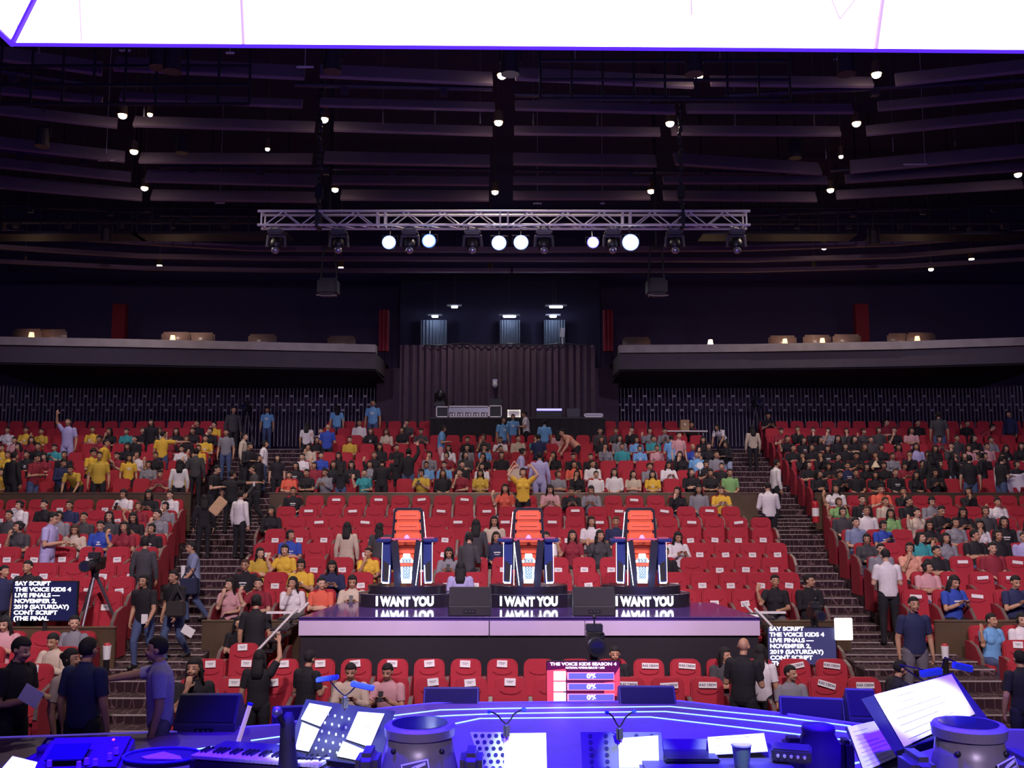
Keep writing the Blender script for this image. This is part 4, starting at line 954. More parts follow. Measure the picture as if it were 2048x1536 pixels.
    # glowing front panel with rings
    q = B(); q.prism([(-.080, .05), (.080, .05), (.118, .42), (.08, .48), (-.08, .48), (-.118, .42)], -.30, -.27); q.obj('glow_panel', mat('panel_glow', (.8, .95, 1), .4, em=(.62, .92, 1), es=1.5), ch)
    q = B()
    for i in range(7):
        for j in (-1, 0, 1):
            w_ = .033 + i * .0018; a = (j * w_ * 1.2, -.304, .15 + i * .049)
            q.tube([(a[0] + .016 * math.cos(k * math.pi / 3), a[1], a[2] + .020 * math.sin(k * math.pi / 3)) for k in range(7)], .0058, 4)
    q.obj('ring_pattern', mat('ring_blue', (.03, .12, .25), .4), ch)
    q = B(); q.bbox((0, -.30, .50), (.12, .03, .09), .008); q.obj('panel_cap', cyan_led, ch)
    q = B(); q.bbox((0, -.32, .79), (.52, .12, .03), .012); q.obj('front_tray', pinkg, ch)
    q = B(); q.cone((0, -.32, .80), (0, -.32, .83), .05, .04); q.ell((0, -.32, .84), (.03, .03, .02)); q.obj('push_button', mat('violet_button', (.5, .3, .8), .2, em=(.7, .4, 1), es=.7), ch)
    lamp('chair_glow', 'POINT', (X, CY - .55, PZT + .5), (X, 0, 0), 4, (.35, .5, 1), .1)
coach(819, 'leftmost', 1, 3); coach(1056, 'middle', -1, 0); coach(1277, 'rightmost', -1, -3)
# floor monitors
def wedge(loc, w_, h, d, label, m=None, rz=0, kind='floor_monitor'):
    t = thing(kind, label, 'speaker', loc, rz)
    m = m or mat('monitor_black', (.018, .015, .022), .6, bump=.3, scale=200)
    q = B(); q.prism([(-d / 2, 0), (d / 2, 0), (d / 2, h * .55), (d * .1, h), (-d * .05, h), (-d / 2, h * .35)], -w_ / 2, w_ / 2, 'X')
    bmesh.ops.bevel(q.bm, geom=q.bm.edges[:], offset=.012, segments=1, affect='EDGES'); q.obj('cabinet', m, t)
    n = V((0, -h * .65, -d * .45)).normalized(); q = B()
    a = V((0, -d / 2 - .004, h * .35)); b_ = V((0, -d * .05 - .004, h)); mid = (a + b_) / 2
    rot = Matrix.Rotation(math.atan2((b_ - a).z, (b_ - a).y), 3, 'X')
    q.bbox(mid, (w_ * .94, (b_ - a).length * .92, .012), .004, 1, rot); q.obj('grille', mat('grille_dark', (.03, .025, .04), .7, bump=.8, scale=400), t)
    q = B(); q.box((0, -d / 2 - .004, h * .17), (w_ * .3, .012, h * .14)); q.mi = 1
    for k in (-.06, 0, .05): q.cone((k, -d / 2 - .006, h * .17), (k, -d / 2 - .02, h * .17), .012, .01, 8)
    q.obj('connector_plate', [black, grey], t); return t
for px0, px1, pos in ((898, 982, 'left and middle'), (1146, 1230, 'middle and right')):
    a, c = P(px0, 1233, 15.72), P(px1, 1233, 15.72)
    wedge(((a.x + c.x) / 2, 15.78, PZT), c.x - a.x, .43, .40, 'black stage monitor on the platform between the %s podiums' % pos, kind='stage_monitor')
# aluminium step units at the platform corners
for s, wd, px in ((-1, 'left', 600), (1, 'right', 1505)):
    a = P(px, 1248, 16.1); t = thing('folding_stairs', 'silver framed steps with white edges at the %s end of the platform' % wd, 'stairs', (a.x + s * .22, 16.5, 0))
    q = B()
    for i in range(4): q.box((s * .12 * i, 0, PZT - .12 - .17 * i), (.30, .8, .03))
    q.obj('step_board', dgrey, t)
    for yy in (-.42, .42):
        q = B(); q.tube([(-s * .18, yy, PZT + .06), (s * .46, yy, PZT - .62), (s * .46, yy, .9)], .022, 6); q.obj('side_rail', alu, t)
    q = B(); q.box((s * .1, -.3, PZT - .02), (.5, .04, .035)); q.obj('edge_strip', alu, t)

# ------------------------------------------------------------------ screens
def lit(name, c, e=1.0): return mat(name, c, .4, em=c, es=e, noise=.02)
def screen(px0, py0, px1, py1, Y, label, stand=True, rz=0):
    a, c = P(px0, py1, Y), P(px1, py0, Y); w_, h = c.x - a.x, c.z - a.z
    t = thing('monitor_screen', label, 'screen', ((a.x + c.x) / 2, Y, a.z), rz)
    q = B(); q.bbox((0, .03, h / 2), (w_, .05, h), .008); q.obj('casing', black, t)
    fl = floor_at(0, Y) if stand is True else stand
    q = B(); q.cone((0, .06, h * .3), (0, .06, fl - a.z + .03), .03); q.cone((0, .06, fl - a.z + .03), (0, .06, fl - a.z), .3, .3, 16); q.obj('stand', dgrey, t)
    return t, w_, h
blk = lit('screen_blue_black', (.008, .010, .05), .6); wht = lit('screen_white', (.95, .97, 1), 1.3)
t, w_, h = screen(20, 1162, 157, 1243, 15.75, 'left prompter screen with white lettering on dark blue', floor_at(-7.8, 15.75))
q = B(); q.box((0, .002, h / 2), (w_ * .96, .01, h * .95)); q.obj('display', blk, t)
for i, s in enumerate(('SAY SCRIPT', 'THE VOICE KIDS 4', 'LIVE FINALS —', 'NOVEMBER 2,', '2019 (SATURDAY)', 'CONT SCRIPT', '(THE FINAL')):
    if i == 0: continue
    text('lettering', s, .088, wht, t, (-w_ * .45, -.006, h * (.93 - .143 * i)), (R(90), 0, 0), .002, 'LEFT', .0030, 1.24)
text('lettering', 'SAY SCRIPT', .088, wht, t, (-w_ * .45, -.006, h * .935), (R(90), 0, 0), .002, 'LEFT', .0030, 1.24)
t, w_, h = screen(1535, 1254, 1673, 1331, 15.65, 'right prompter screen showing white script lettering behind red seats', floor_at(4.6, 15.6))
q = B(); q.box((0, .002, h / 2), (w_ * .96, .01, h * .95)); q.obj('display', lit('screen_grey_blue', (.035, .035, .11), .8), t)
for i, s in enumerate(('SAY SCRIPT', 'THE VOICE KIDS 4', 'LIVE FINALS —', 'NOVEMBER 2,', '2019 (SATURDAY)', 'CONT SCRIPT', '(THE FINAL.')):
    text('lettering', s, .086, wht, t, (-w_ * .46, -.006, h * (.95 - .150 * i)), (R(90), 0, 0), .002, 'LEFT', .0030, 1.22)
t, w_, h = screen(1093, 1322, 1240, 1408, 12.55, 'voting screen headed THE VOICE KIDS SEASON 4 with three 0% bars', .0)
q = B(); q.box((0, .002, h / 2), (w_ * .98, .01, h * .97)); q.obj('display', lit('vote_dark', (.10, .005, .035), .8), t)
vr = lit('vote_red', (.95, .07, .09), 1.0); vb = lit('vote_bar', (.13, .12, .40), 1.0); vp = lit('vote_pink', (1, .28, .38), 1.3)
def zf(v): return h * (1 - (v - 1322) / 86)
def xf(u): return w_ * ((u - 1093) / 147 - .5)
q = B()
for poly in ([(1094, 1341), (1130, 1338), (1134, 1345), (1122, 1404), (1094, 1404)], [(1239, 1334), (1228, 1352), (1226, 1362), (1239, 1362)], [(1208, 1365), (1239, 1362), (1239, 1385), (1232, 1392), (1208, 1387)], [(1233, 1404), (1238, 1384), (1239, 1404)]):
    q.prism([(xf(u), zf(v)) for u, v in poly], -.008, -.004)
q.obj('red_graphic', vr, t)
for i in range(3):
    y0 = 1345 + i * 21.3
    q = B(); q.bbox((xf(1181), -.010, zf(y0 + 7)), (w_ * .635, .004, h * .172), .001, 1); q.obj('bar_frame', vp, t)
    q = B(); q.bbox((xf(1182), -.014, zf(y0 + 7)), (w_ * .61, .004, h * .14), .001, 1); q.obj('vote_bar', vb, t)
    q = B(); q.bbox((xf(1119.5), -.012, zf(y0 + 6.5)), (w_ * .165, .006, h * .215), .002, 1); q.obj('picture_tile', wht, t)
    text('lettering', '0%', .075, wht, t, (xf(1182), -.018, zf(y0 + 7)), (R(90), 0, 0), .001, 'CENTER', .0035, 1.25)
text('lettering', 'THE VOICE KIDS SEASON 4', .052, wht, t, (0, -.012, zf(1328)), (R(90), 0, 0), .001, 'CENTER', .002, 1.32)
text('lettering', 'NATIONAL VOTING RESULTS & LIVE', .030, wht, t, (xf(1170), -.012, zf(1335.5)), (R(90), 0, 0), .001, 'CENTER', .0016, 1.0)
# ------------------------------------------------------------------ cameras on tripods
def tv_camera(px, py, Y, label, fl, s=1.0, rz=0):
    a = P(px, py, Y); t = thing('video_camera', label, 'camera', (a.x, Y, a.z), rz)
    q = B(); q.bbox((0, .15, 0), (.16 * s, .45 * s, .20 * s), .02); q.bbox((.10 * s, .15, .08), (.06, .2, .08), .01); q.obj('camera_body', black, t)
    q = B(); q.cone((0, -.08, 0), (0, -.34 * s, 0), .085 * s, .10 * s, 18); q.cone((0, -.34 * s, 0), (0, -.36 * s, 0), .105 * s, .105 * s, 18); q.obj('lens', dgrey, t)
    q = B(); q.cone((0, -.355 * s, 0), (0, -.362 * s, 0), .08 * s, .07 * s, 18); q.obj('lens_glass', mat('lens_glass', (.02, .02, .05), .05), t)
    q = B(); q.bbox((0, .05, .17 * s), (.2 * s, .12, .10), .01); q.tube([(0, .0, .1), (0, 0, .28 * s)], .012); q.ell((0, 0, .30 * s), .025); q.obj('viewfinder', dgrey, t)
    q = B(); q.cone((0, .1, -.10 * s), (0, .1, -.26 * s), .07, .05); q.obj('tripod_head', dgrey, t)
    for k in range(3):
        an = k * 2.09 + .5; q = B(); base = V((.36 * math.cos(an), .1 + .36 * math.sin(an), fl - a.z)); q.cone((.04 * math.cos(an), .1 + .04 * math.sin(an), -.24 * s), base, .028, .02, 8); q.obj('tripod_leg', mat('tripod_grey', (.10, .09, .12), .4, .4), t)
    return t
tv_camera(186, 1130, 16.2, 'video camera on a tall tripod right of the left prompter screen', P(186, 1250, 16.2).z, .9)
tv_camera(1189, 1286, 13.5, 'large studio camera standing above the voting screen', 0, 1.15)
tv_camera(1632, 1228, 16.0, 'small black camera on a tripod behind the right prompter screen', floor_at(5, 16), .8)
tv_camera(493, 816, 35.6, 'tall video camera near the back wall at left', floor_at(-9.6, 35.6), 1.1)
tv_camera(1513, 806, 35.6, 'tall video camera near the back wall at right', floor_at(9.2, 35.6), 1.2)
# desk with gear in front of the booth
DY = 34.3; a, c = P(862, 836, DY), P(1208, 836, DY)
t = thing('control_desk', 'long black-draped desk of equipment in front of the control booth', 'desk', ((a.x + c.x) / 2, DY, a.z - 1.0))
q = B(); q.box((0, 0, .97), (c.x - a.x, .9, .05)); q.obj('desk_top', black, t)
q = B(); n = 60; W2 = (c.x - a.x) / 2
q.prism([(-W2 + 2 * W2 * i / n, -.45 + .02 * math.sin(i * 1.7)) for i in range(n + 1)] + [(W2, .4), (-W2, .4)], 0, .95, 'Z'); q.obj('drape', mat('desk_drape', (.02, .017, .024), .9), t)
def gear(px, py0, py1, wpx, name, label, cat, m1, detail=None, y=DY):
    a = P(px, py1, y); s = y / F; w_, h = wpx * s, (py1 - py0) * s
    t = thing(name, label, cat, (a.x, y, a.z + .005)); q = B(); q.bbox((0, 0, h / 2), (w_, .5, h), .02); q.obj('case', m1, t)
    if detail: detail(t, w_, h)
    return t
def edges(t, w_, h, m=alu):
    q = B(); 
    for s in (-1, 1): q.box((s * (w_ / 2 - .02), -.26, h / 2), (.035, .03, h)); 
    q.box((0, -.26, h - .02), (w_, .03, .035)); q.box((0, -.26, .02), (w_, .03, .035)); q.obj('metal_edge', m, t)
def cons(t, w_, h):
    edges(t, w_, h); q = B(); q.box((0, -.27, h * .62), (w_ * .94, .03, h * .4)); q.obj('panel', grey, t); q = B()
    for i in range(14): q.box((-w_ * .42 + w_ * .84 * i / 13, -.29, h * .22), (.05, .04, .06 + .05 * (i % 3)))
    q.obj('knobs', alu, t)
gear(937, 813, 836, 82, 'mixing_console', 'wide silver mixing console on the control desk', 'mixer', mat('console_grey', (.12, .12, .14), .4, .4), cons)
gear(886, 814, 836, 26, 'road_case', 'black road case with silver edges left of the mixing console', 'case', black, edges)
gear(991, 812, 836, 26, 'road_case', 'black road case with silver edges right of the mixing console', 'case', black, edges)
gear(1028, 821, 836, 26, 'equipment_rack', 'bright metal rack on the control desk behind standing people', 'rack', alu, lambda t, w_, h: edges(t, w_, h, mat('metal_glow', (.9, .85, .75), .3, em=(1, .9, .75), es=.5)))  # emission on the rack edges imitates bright light on metal
gear(992, 799, 812, 26, 'loudspeaker', 'black loudspeaker standing on the right road case', 'speaker', black)
def bl(t, w_, h): q = B(); q.box((0, -.26, h - .03), (w_ * .96, .04, .07)); q.obj('light_bar', lit('blue_bar', (.25, .22, 1), 2.5), t)
gear(1098, 819, 836, 52, 'lighting_console', 'lighting desk with a glowing blue bar', 'console', black, bl)
gear(1146, 818, 836, 26, 'computer_monitor', 'dim computer monitor right of the lighting desk', 'monitor', dgrey)
gear(1186, 828, 836, 38, 'cable_rack', 'low silver rack at the right end of the control desk', 'rack', grey, edges)
a = P(880, 812, DY); t = thing('moving_light', 'small black moving light on the left road case', 'light', (a.x, DY, P(880, 814, DY).z))
q = B(); q.bbox((0, 0, .08), (.4, .3, .16), .03); q.obj('base', black, t); q = B(); q.tube([(-.16, 0, .5), (-.16, 0, .18), (.16, 0, .18), (.16, 0, .5)], .04, 6); q.obj('yoke', black, t); q = B(); q.ell((0, 0, .42), (.14, .16, .2)); q.obj('head', dgrey, t)
a = P(1369, 862, 33.2); t = thing('folding_table', 'white-edged table among the back seats under a cardboard box', 'table', (a.x, 33.2, a.z)); q = B(); q.bbox((0, 0, -.02), (1.5, .5, .04), .01); q.obj('table_top', paper, t)
for s in (-.65, .65): q = B(); q.cone((s, 0, -.04), (s, 0, -.75), .02); q.obj('leg', grey, t)
q = B(); q.bbox((0, 0, .19), (.29, .25, .37), .01); q.mi = 1; q.box((0, -.127, .22), (.05, .004, .06)); o = q.obj('cardboard_box', [mat('cardboard', (.36, .23, .13), .8), paper], None, (P(1369, 862, 33.2).x, 33.2, P(1369, 862, 33.2).z + .002)); tag(o, 'brown cardboard box on the white-edged table at the back', 'box')
a = P(990, 768, 34.93); t = thing('security_camera', 'white dome camera on the control booth curtain', 'camera', tuple(a)); q = B(); q.ell((0, -.05, -.03), (.1, .1, .13)); q.obj('dome', mat('white_plastic', (.6, .6, .66), .4), t); q = B(); q.box((0, 0, .12), (.16, .1, .1)); q.tube([(0, 0, .1), (0, -.02, .9), (-.03, 0, 1.4)], .02); q.obj('bracket', grey, t)
a = P(1125, 665, 34.9); q = B(); q.bbox((0, 0, 0), (.17, .03, .34), .01, rot=Matrix.Rotation(R(6), 3, 'Y')); q.cone((0, 0, -.18), (0, 0, -.42), .03); tag(q.obj('notice_board', mat('white_plastic', (.6, .6, .66), .4), None, a), 'small white board on a stand atop the control booth', 'board')
# cloth held up on the right
a, c = P(1988, 985, 27.9), P(2050, 985, 27.9); q = B(); hh = P(0, 935, 27.9).z - a.z; pts = []
rings = []
for j in range(9):
    z = hh * j / 8; rings.append([V((a.x + (c.x + .3 - a.x) * i / 12, 27.75 + .07 * math.sin(i * 1.3 + j * .3), a.z + z * (1 - .28 * math.sin(math.pi * i / 12) ))) for i in range(13)] + [V((a.x + (c.x + .3 - a.x) * i / 12, 27.79 + .07 * math.sin(i * 1.3 + j * .3), a.z + z * (1 - .28 * math.sin(math.pi * i / 12)))) for i in range(12, -1, -1)])
q.loft(rings); tag(q.obj('white_banner', mat('white_cloth', (.72, .68, .82), .8), smooth=True), 'large white cloth held up by people in black at right', 'cloth')

# ------------------------------------------------------------------ truss with lights
TY = 19.9
a, c = P(519, 438, TY), P(1497, 442, TY); L = c.x - a.x; H = .295
tr = thing('lighting_truss', 'long silver box truss hanging across the hall', 'truss', ((a.x + c.x) / 2, TY, (a.z + c.z) / 2))
q = B()
for dy in (-.15, .15):
    for dz in (-H / 2, H / 2): q.cone((-L / 2, dy, dz), (L / 2, dy, dz), .028, .028, 10)
q.obj('chord', alu, tr)
q = B()
nb = 4; sl = L / nb
for k in range(nb):
    x0 = -L / 2 + k * sl
    for xx in (x0 + .08, x0 + sl - .08):
        for dy in (-.15, .15): q.cone((xx, dy, -H / 2), (xx, dy, H / 2), .018, .018, 8)
        for dz in (-H / 2, H / 2): q.cone((xx, -.15, dz), (xx, .15, dz), .018, .018, 8)
    m = 6; st = (sl - .3) / m
    for i in range(m):
        xa = x0 + .15 + i * st; up_ = i % 2
        for dy in (-.15, .15): q.cone((xa, dy, H / 2 if up_ else -H / 2), (xa + st, dy, -H / 2 if up_ else H / 2), .013, .013, 8)
        q.cone((xa, -.15, -H / 2), (xa + st, .15, -H / 2), .010, .010, 6)
q.obj('brace', alu, tr)
q = B()
for px in (627, 1372):
    x = (px - 1024) / F * TY - (a.x + c.x) / 2; 
    for k in range(22): q.ell((x + .02 * math.sin(k * 2), .0, H / 2 + k * .14), (.045, .045, .085), None, 8, 5)
    q.cone((x, 0, H / 2 + 2), (x, 0, 14.46 - tr.location.z), .012); q.bbox((x, 0, H / 2 + .45), (.16, .16, .3), .03); q.bbox((x, 0, 0), (.10, .36, H + .1), .02)
q.obj('chain_hoist', dgrey, tr)
def par_mat(n, c, e): return mat(n, c, .3, em=c, es=e)
for i, (px, py, r, colr, e, pos) in enumerate(((778, 485, 14, (.80, .84, 1), 9, 'first'), (858, 482, 14, (.30, .55, 1), 9, 'second'), (998, 486, 15, (.84, .86, 1), 10, 'third'), (1042, 485, 15, (.84, .86, 1), 10, 'fourth'), (1186, 485, 12, (.50, .38, 1), 8, 'fifth'), (1261, 485, 17, (.9, .9, 1), 12, 'sixth'))):
    a = P(px, py, TY - .1); rr = r * TY / F
    t = thing('stage_light', 'lit blue-white round lamp under the truss, %s from left' % pos, 'light', tuple(a))
    q = B(); q.cone((0, .28, 0), (0, 0, 0), rr * .75, rr * 1.05, 20); q.obj('housing', black, t)
    q = B(); q.cone((0, 0, 0), (0, -.02, 0), rr, rr, 28); q.obj('lens_halo', par_mat('lamp_halo_%d' % i, (colr[0] * .35, colr[1] * .45, 1), 1.4), t)  # glowing blue ring added to imitate the halo around the lamp
    q = B(); q.cone((0, -.02, 0), (0, -.035, 0), rr * .86, rr * .78, 28); q.obj('lens', par_mat('lamp_lens_%d' % i, colr, e), t)
    q = B(); q.tube([(-rr * 1.15, .12, 0), (-rr * 1.15, .12, rr * 1.15), (rr * 1.15, .12, rr * 1.15), (rr * 1.15, .12, 0)], .014, 6); q.tube([(0, .12, rr * 1.15), (0, .25, tr.location.z - H / 2 - a.z)], .014, 6); q.obj('yoke', dgrey, t)
for i, px in enumerate((553, 678, 820, 945, 1088, 1225, 1349, 1472)):
    a = P(px, 466, TY)
    t = thing('moving_spotlight', 'unlit dark moving head lamp under the truss, %s from left' % nth(i), 'light', tuple(a))
    q = B(); q.bbox((0, 0, 0), (.34, .28, .11), .03); q.obj('base', mat('head_grey', (.09, .08, .10), .4, .3), t)
    q = B(); q.tube([(-.19, 0, -.30), (-.17, 0, -.07), (.17, 0, -.07), (.19, 0, -.30)], .033, 8); q.obj('yoke', mat('head_grey', (.09, .08, .10), .4, .3), t)
    q = B(); q.etube([((0, .02, -.12), .09, .09), ((0, 0, -.22), .13, .12), ((0, -.04, -.36), .11, .10)], (1, 0, 0)); q.obj('head', black, t)
    q = B(); q.ell((0, -.07, -.38), (.085, .07, .085)); q.obj('lens', mat('silver_lens', (.45, .42, .46), .15, .7), t)
    q = B(); q.tube([(-.08, -.15, tr.location.z - H / 2 - a.z), (-.08, -.12, .04), (.08, -.12, .04), (.08, -.15, tr.location.z - H / 2 - a.z)], .015); q.obj('clamp', grey, t)
# hanging line of speakers left and right behind the truss
for px, pos in ((657, 'left'), (1313, 'right')):
    a = P(px, 575, 24); t = thing('hanging_projector', 'dark projector hanging behind the %s half of the truss' % pos, 'projector', tuple(a))
    q = B(); q.bbox((0, 0, 0), (.50, .5, .42), .06); q.obj('case', mat('projector_black', (.022, .018, .028), .5), t)
    q = B(); q.tube([(-.25, -.26, -.24), (-.12, -.28, -.265), (.12, -.28, -.27), (.25, -.26, -.25)], .022, 6); q.obj('lower_rim', mat('rim_grey', (.16, .14, .18), .4), t)
    q = B()
    for s in (-.2, .2): q.cone((s, 0, .2), (s * .7, 0, 1.0), .025)
    q.box((0, 0, 1.0), (.34, .1, .08)); q.cone((0, 0, 1.0), (0, 0, 14.46 - a.z), .03); q.obj('hanger', dgrey, t)
# catwalk lamps hanging in the dark
for i, (px, py, Y) in enumerate(((318, 112, 15), (345, 120, 15), (665, 120, 15), (1020, 125, 15), (1388, 125, 15), (1692, 125, 15), (212, 470, 27), (1748, 475, 27), (85, 275, 20), (365, 290, 22), (1590, 300, 22))):
    a = P(px, py, Y); t = thing('spot_lamp', 'dark cylindrical spot lamp hung in the ceiling, %s from front left' % nth(i), 'light', tuple(a), group='ceiling spot lamps')
    q = B(); q.cone((0, 0, .18), (0, 0, -.2), .12, .15, 14); q.obj('barrel', mat('lamp_barrel', (.06, .045, .06), .4, .4), t)
    q = B(); q.tube([(-.17, 0, 0), (-.17, 0, .25), (.17, 0, .25), (.17, 0, 0)], .015, 6); q.cone((0, 0, .25), (0, 0, 14.46 - a.z), .012); q.obj('bracket', dgrey, t)
# small things carried by people
def on(px, py, Y): return P(px, py, Y)
for (px, py, Y, w_, h, rz, lab, cat, nm) in ((289, 1238, 15.72, .10, .15, 0, 'white identity badge on the woman in black tee', 'badge', 'badge'), (376, 1262, 15.95, .2, .14, 30, 'white paper carried on the left stairs', 'paper', 'sheet_of_paper'), (508, 968, 22.6, .035, .10, 0, 'white pass hanging on man in dark tee', 'badge', 'badge'), (62, 1392, 10.6, .22, .18, 30, 'white papers held by the man at the left edge', 'paper', 'sheet_of_paper')):
    q = B(); q.box((0, 0, 0), (w_, .006, h), Matrix.Rotation(R(rz), 3, 'Y')); tag(q.obj(nm, paper, None, on(px, py, Y)), lab, cat)
for i, (o, tt) in enumerate(PH):
    hd = (tt['hands'][0][0] + tt['hands'][1][0]) / 2 + V((0, -.02, .03)); M = Matrix.Translation(o.location) @ Matrix.Rotation(o.rotation_euler.z, 4, 'Z') @ Matrix.Scale(o.scale[0], 4)
    if i % 3 == 0:
        if i == 0:
            q = B(); q.bbox((0, 0, 0), (.072, .01, .145), .004); phm = q.mesh('mobile_phone', [black])
        p = link('mobile_phone', phm, None, M @ hd); p.rotation_euler = (R(-25), 0, o.rotation_euler.z)
        tag(p, 'dark phone held by the ' + o['label'].replace('person with ', '').replace(' in ', ', ', 1)[:70].rsplit(' ', 1)[0] if False else 'phone held by ' + ' '.join(o['label'].split()[:13]), 'phone', 'phones in hands')
# front exits and bins
for px, py, Y, lab in ((214, 1300, 13.3, 'white bin at the end of the front left seats'), (1890, 1300, 14.6, 'white striped bin at the end of the front right seats')):
    a = P(px, py, Y); q = B(); q.cone((0, 0, -.12), (0, 0, .06), .045, .055, 16); q.mi = 1; q.cone((0, 0, .06), (0, 0, .09), .05, .035, 16); q.mi = 2; q.cone((0, 0, -.12), (0, 0, -a.z + floor_at(a.x, Y)), .04, .04, 12)
    tag(q.obj('paper_cup_bin', [paper, mat('red_lid', (.5, .03, .04), .5), black], None, a), lab, 'bin')
a = P(1631, 1020, 24.0); t = thing('fire_extinguisher', 'red and white fire extinguisher at the right aisle', 'fire extinguisher', (a.x, 24.0, a.z - .3)); q = B(); q.cone((0, 0, 0), (0, 0, .45), .08, .08, 16); q.ell((0, 0, .45), .08); q.obj('cylinder', mat('red_paint', (.5, .02, .03), .3), t); q = B(); q.cone((0, 0, .15), (0, 0, .35), .083, .083, 16); q.obj('label_band', paper, t); q = B(); q.box((0, 0, .56), (.05, .12, .05)); q.obj('valve', black, t)
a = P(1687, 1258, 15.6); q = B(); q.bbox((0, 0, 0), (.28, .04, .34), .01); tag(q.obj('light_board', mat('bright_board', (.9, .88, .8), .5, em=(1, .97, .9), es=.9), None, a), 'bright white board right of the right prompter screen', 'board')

# things carried
for (px, py, Y, kind, m, sz, lab, cat) in ((366, 1144, 19.2, 'paper_cup', paper, (.045, .045, .12), 'white paper cup held by man in slate blue on the left stairs', 'cup'),
    (378, 1172, 19.0, 'shoulder_bag', mat('bag_navy', (.02, .025, .07), .8), (.17, .08, .15), 'dark shoulder bag of the man on the left stairs', 'bag'),
    (352, 1218, 15.95, 'waist_bag', mat('bag_black', (.03, .025, .025), .7), (.15, .06, .12), 'black waist bag of the person in black on the left stairs', 'bag'),
    (436, 1012, 21.4, 'cardboard_sheet', mat('tan_board', (.62, .40, .22), .8), (.12, .02, .20), 'tan board carried by a man in black on left stairs', 'board'),
    (1030, 950, 27.4, 'tote_bag', mat('tote_cloth', (.66, .52, .42), .9), (.2, .06, .17), 'cream tote bag beside the person in lavender', 'bag'),
    (1400, 931, 28.6, 'round_fan', paper, (.10, .02, .10), 'round white fan held up in the middle upper seats', 'fan'),
    (1751, 928, 28.7, 'white_cone', mat('cream_cloth', (.85, .72, .5), .7), (.13, .05, .10), 'cream pointed cloth on a seat back at upper right', 'cloth'),
    (1500, 1237, 15.9, 'folded_papers', paper, (.14, .05, .06), 'white papers on the right corner of the platform steps', 'paper')):
    a = P(px, py, Y); q = B()
    if kind in ('paper_cup',): q.cone((0, 0, -sz[2]), (0, 0, sz[2]), sz[0] * .8, sz[0], 14)
    elif kind == 'round_fan': q.cone((0, -.01, 0), (0, .01, 0), sz[0], sz[0], 20); q.cone((0, 0, -sz[0]), (0, 0, -sz[0] - .14), .01)
    elif kind == 'white_cone': q.cone((0, 0, -sz[2]), (0, 0, sz[2]), sz[0], .01, 16)
    else:
        q.bbox((0, 0, 0), (sz[0] * 2, sz[1] * 2, sz[2] * 2), .02)
        if 'bag' in kind: q.tube([(-sz[0] * .8, 0, sz[2]), (-.02, .05, sz[2] + .22), (sz[0] * .8, 0, sz[2])], .012, 6)
    o = q.obj(kind, m, None, a); tag(o, lab, cat)
    if kind == 'cardboard_sheet': o.rotation_euler = (0, R(38), 0)
# ------------------------------------------------------------------ the stage in front
ZSt = 1.1
edge_px = [(-60, 1478), (375, 1463), (560, 1450), (700, 1424), (870, 1407), (1360, 1403), (1560, 1427), (1712, 1448), (1850, 1457), (2110, 1462)]
edge = [PZ(a, b_, ZSt) for a, b_ in edge_px]
floorb = mat('stage_floor', (.16, .07, .17), .5, noise=.35, scale=3, bump=.05)
stage = thing('stage', 'dark glossy stage floor washed in blue light, with glowing edge strips', 'stage', (0, 0, 0))
q = B(); q.prism([(p.x, p.y) for p in edge] + [(8, 3.2), (-8, 3.2)], ZSt - .12, ZSt, 'Z'); q.obj('deck', floorb, stage)
q = B(); q.prism([(p.x * .995, p.y - .03) for p in edge] + [(8, 3.25), (-8, 3.25)], 0.0, ZSt - .12, 'Z'); q.obj('front_face', skirt, stage)
q = B(); q.tube([p + V((0, 0, .004)) for p in edge], .012, 6); q.obj('edge_trim', mat('edge_violet', (.15, .10, .6), .4, em=(.2, .12, 1), es=.35), stage)
cy = mat('led_strip', (.3, .55, 1), .4, em=(.22, .42, 1), es=2.6)
for pts in ([(700, 1442), (880, 1420), (1000, 1417), (1340, 1413), (1560, 1434), (1700, 1452)], [(760, 1440), (905, 1431), (1000, 1427), (1330, 1423), (1560, 1447), (1710, 1466)], [(912, 1447), (960, 1437), (1300, 1434), (1480, 1455), (1750, 1487)], [(365, 1503), (470, 1487)], [(503, 1481), (562, 1473)], [(545, 1491), (562, 1488)], [(1690, 1500), (1730, 1494)], [(1690, 1531), (1740, 1520)], [(1700, 1457), (1770, 1464)]):
    q = B()
    pp = [PZ(a, b_, ZSt + .002) for a, b_ in pts]
    for a, c in zip(pp, pp[1:]):
        d = c - a; q.box((a + c) / 2, (d.length + .01, .028, .008), Matrix.Rotation(math.atan2(d.y, d.x), 3, 'Z'))
    q.obj('light_strip', cy, stage)
blued = mat('blue_lit_black', (.06, .05, .09), .5, noise=.2, scale=5)
def stage_wedge(px0, px1, pyt, pyb, Y, label, rz=0):
    a, c = P(px0, pyb, Y), P(px1, pyb, Y); tp = P(px0, pyt, Y); h = .42
    t = wedge(((a.x + c.x) / 2, Y + .1, tp.z - h), c.x - a.x, h, .42, label, blued, rz, 'floor_monitor')
    q = B(); q.bbox((0, 0, -(tp.z - h) / 2), ((c.x - a.x) * .8, .36, tp.z - h), .01); q.obj('plinth', skirt, t)
stage_wedge(352, 475, 1391, 1466, 10.9, 'large dark blue stage monitor at left of the stage edge')
stage_wedge(846, 958, 1378, 1410, 12.25, 'blue-lit low stage monitor at the stage edge left of centre')
stage_wedge(1238, 1352, 1375, 1406, 12.25, 'blue-lit low stage monitor just right of the voting screen')
stage_wedge(1566, 1692, 1398, 1446, 11.6, 'blue-lit stage monitor at the right of the stage edge', R(-12))
stage_wedge(1700, 1756, 1381, 1452, 11.3, 'tall blue-lit stage monitor beside the large sheet music', R(-8))
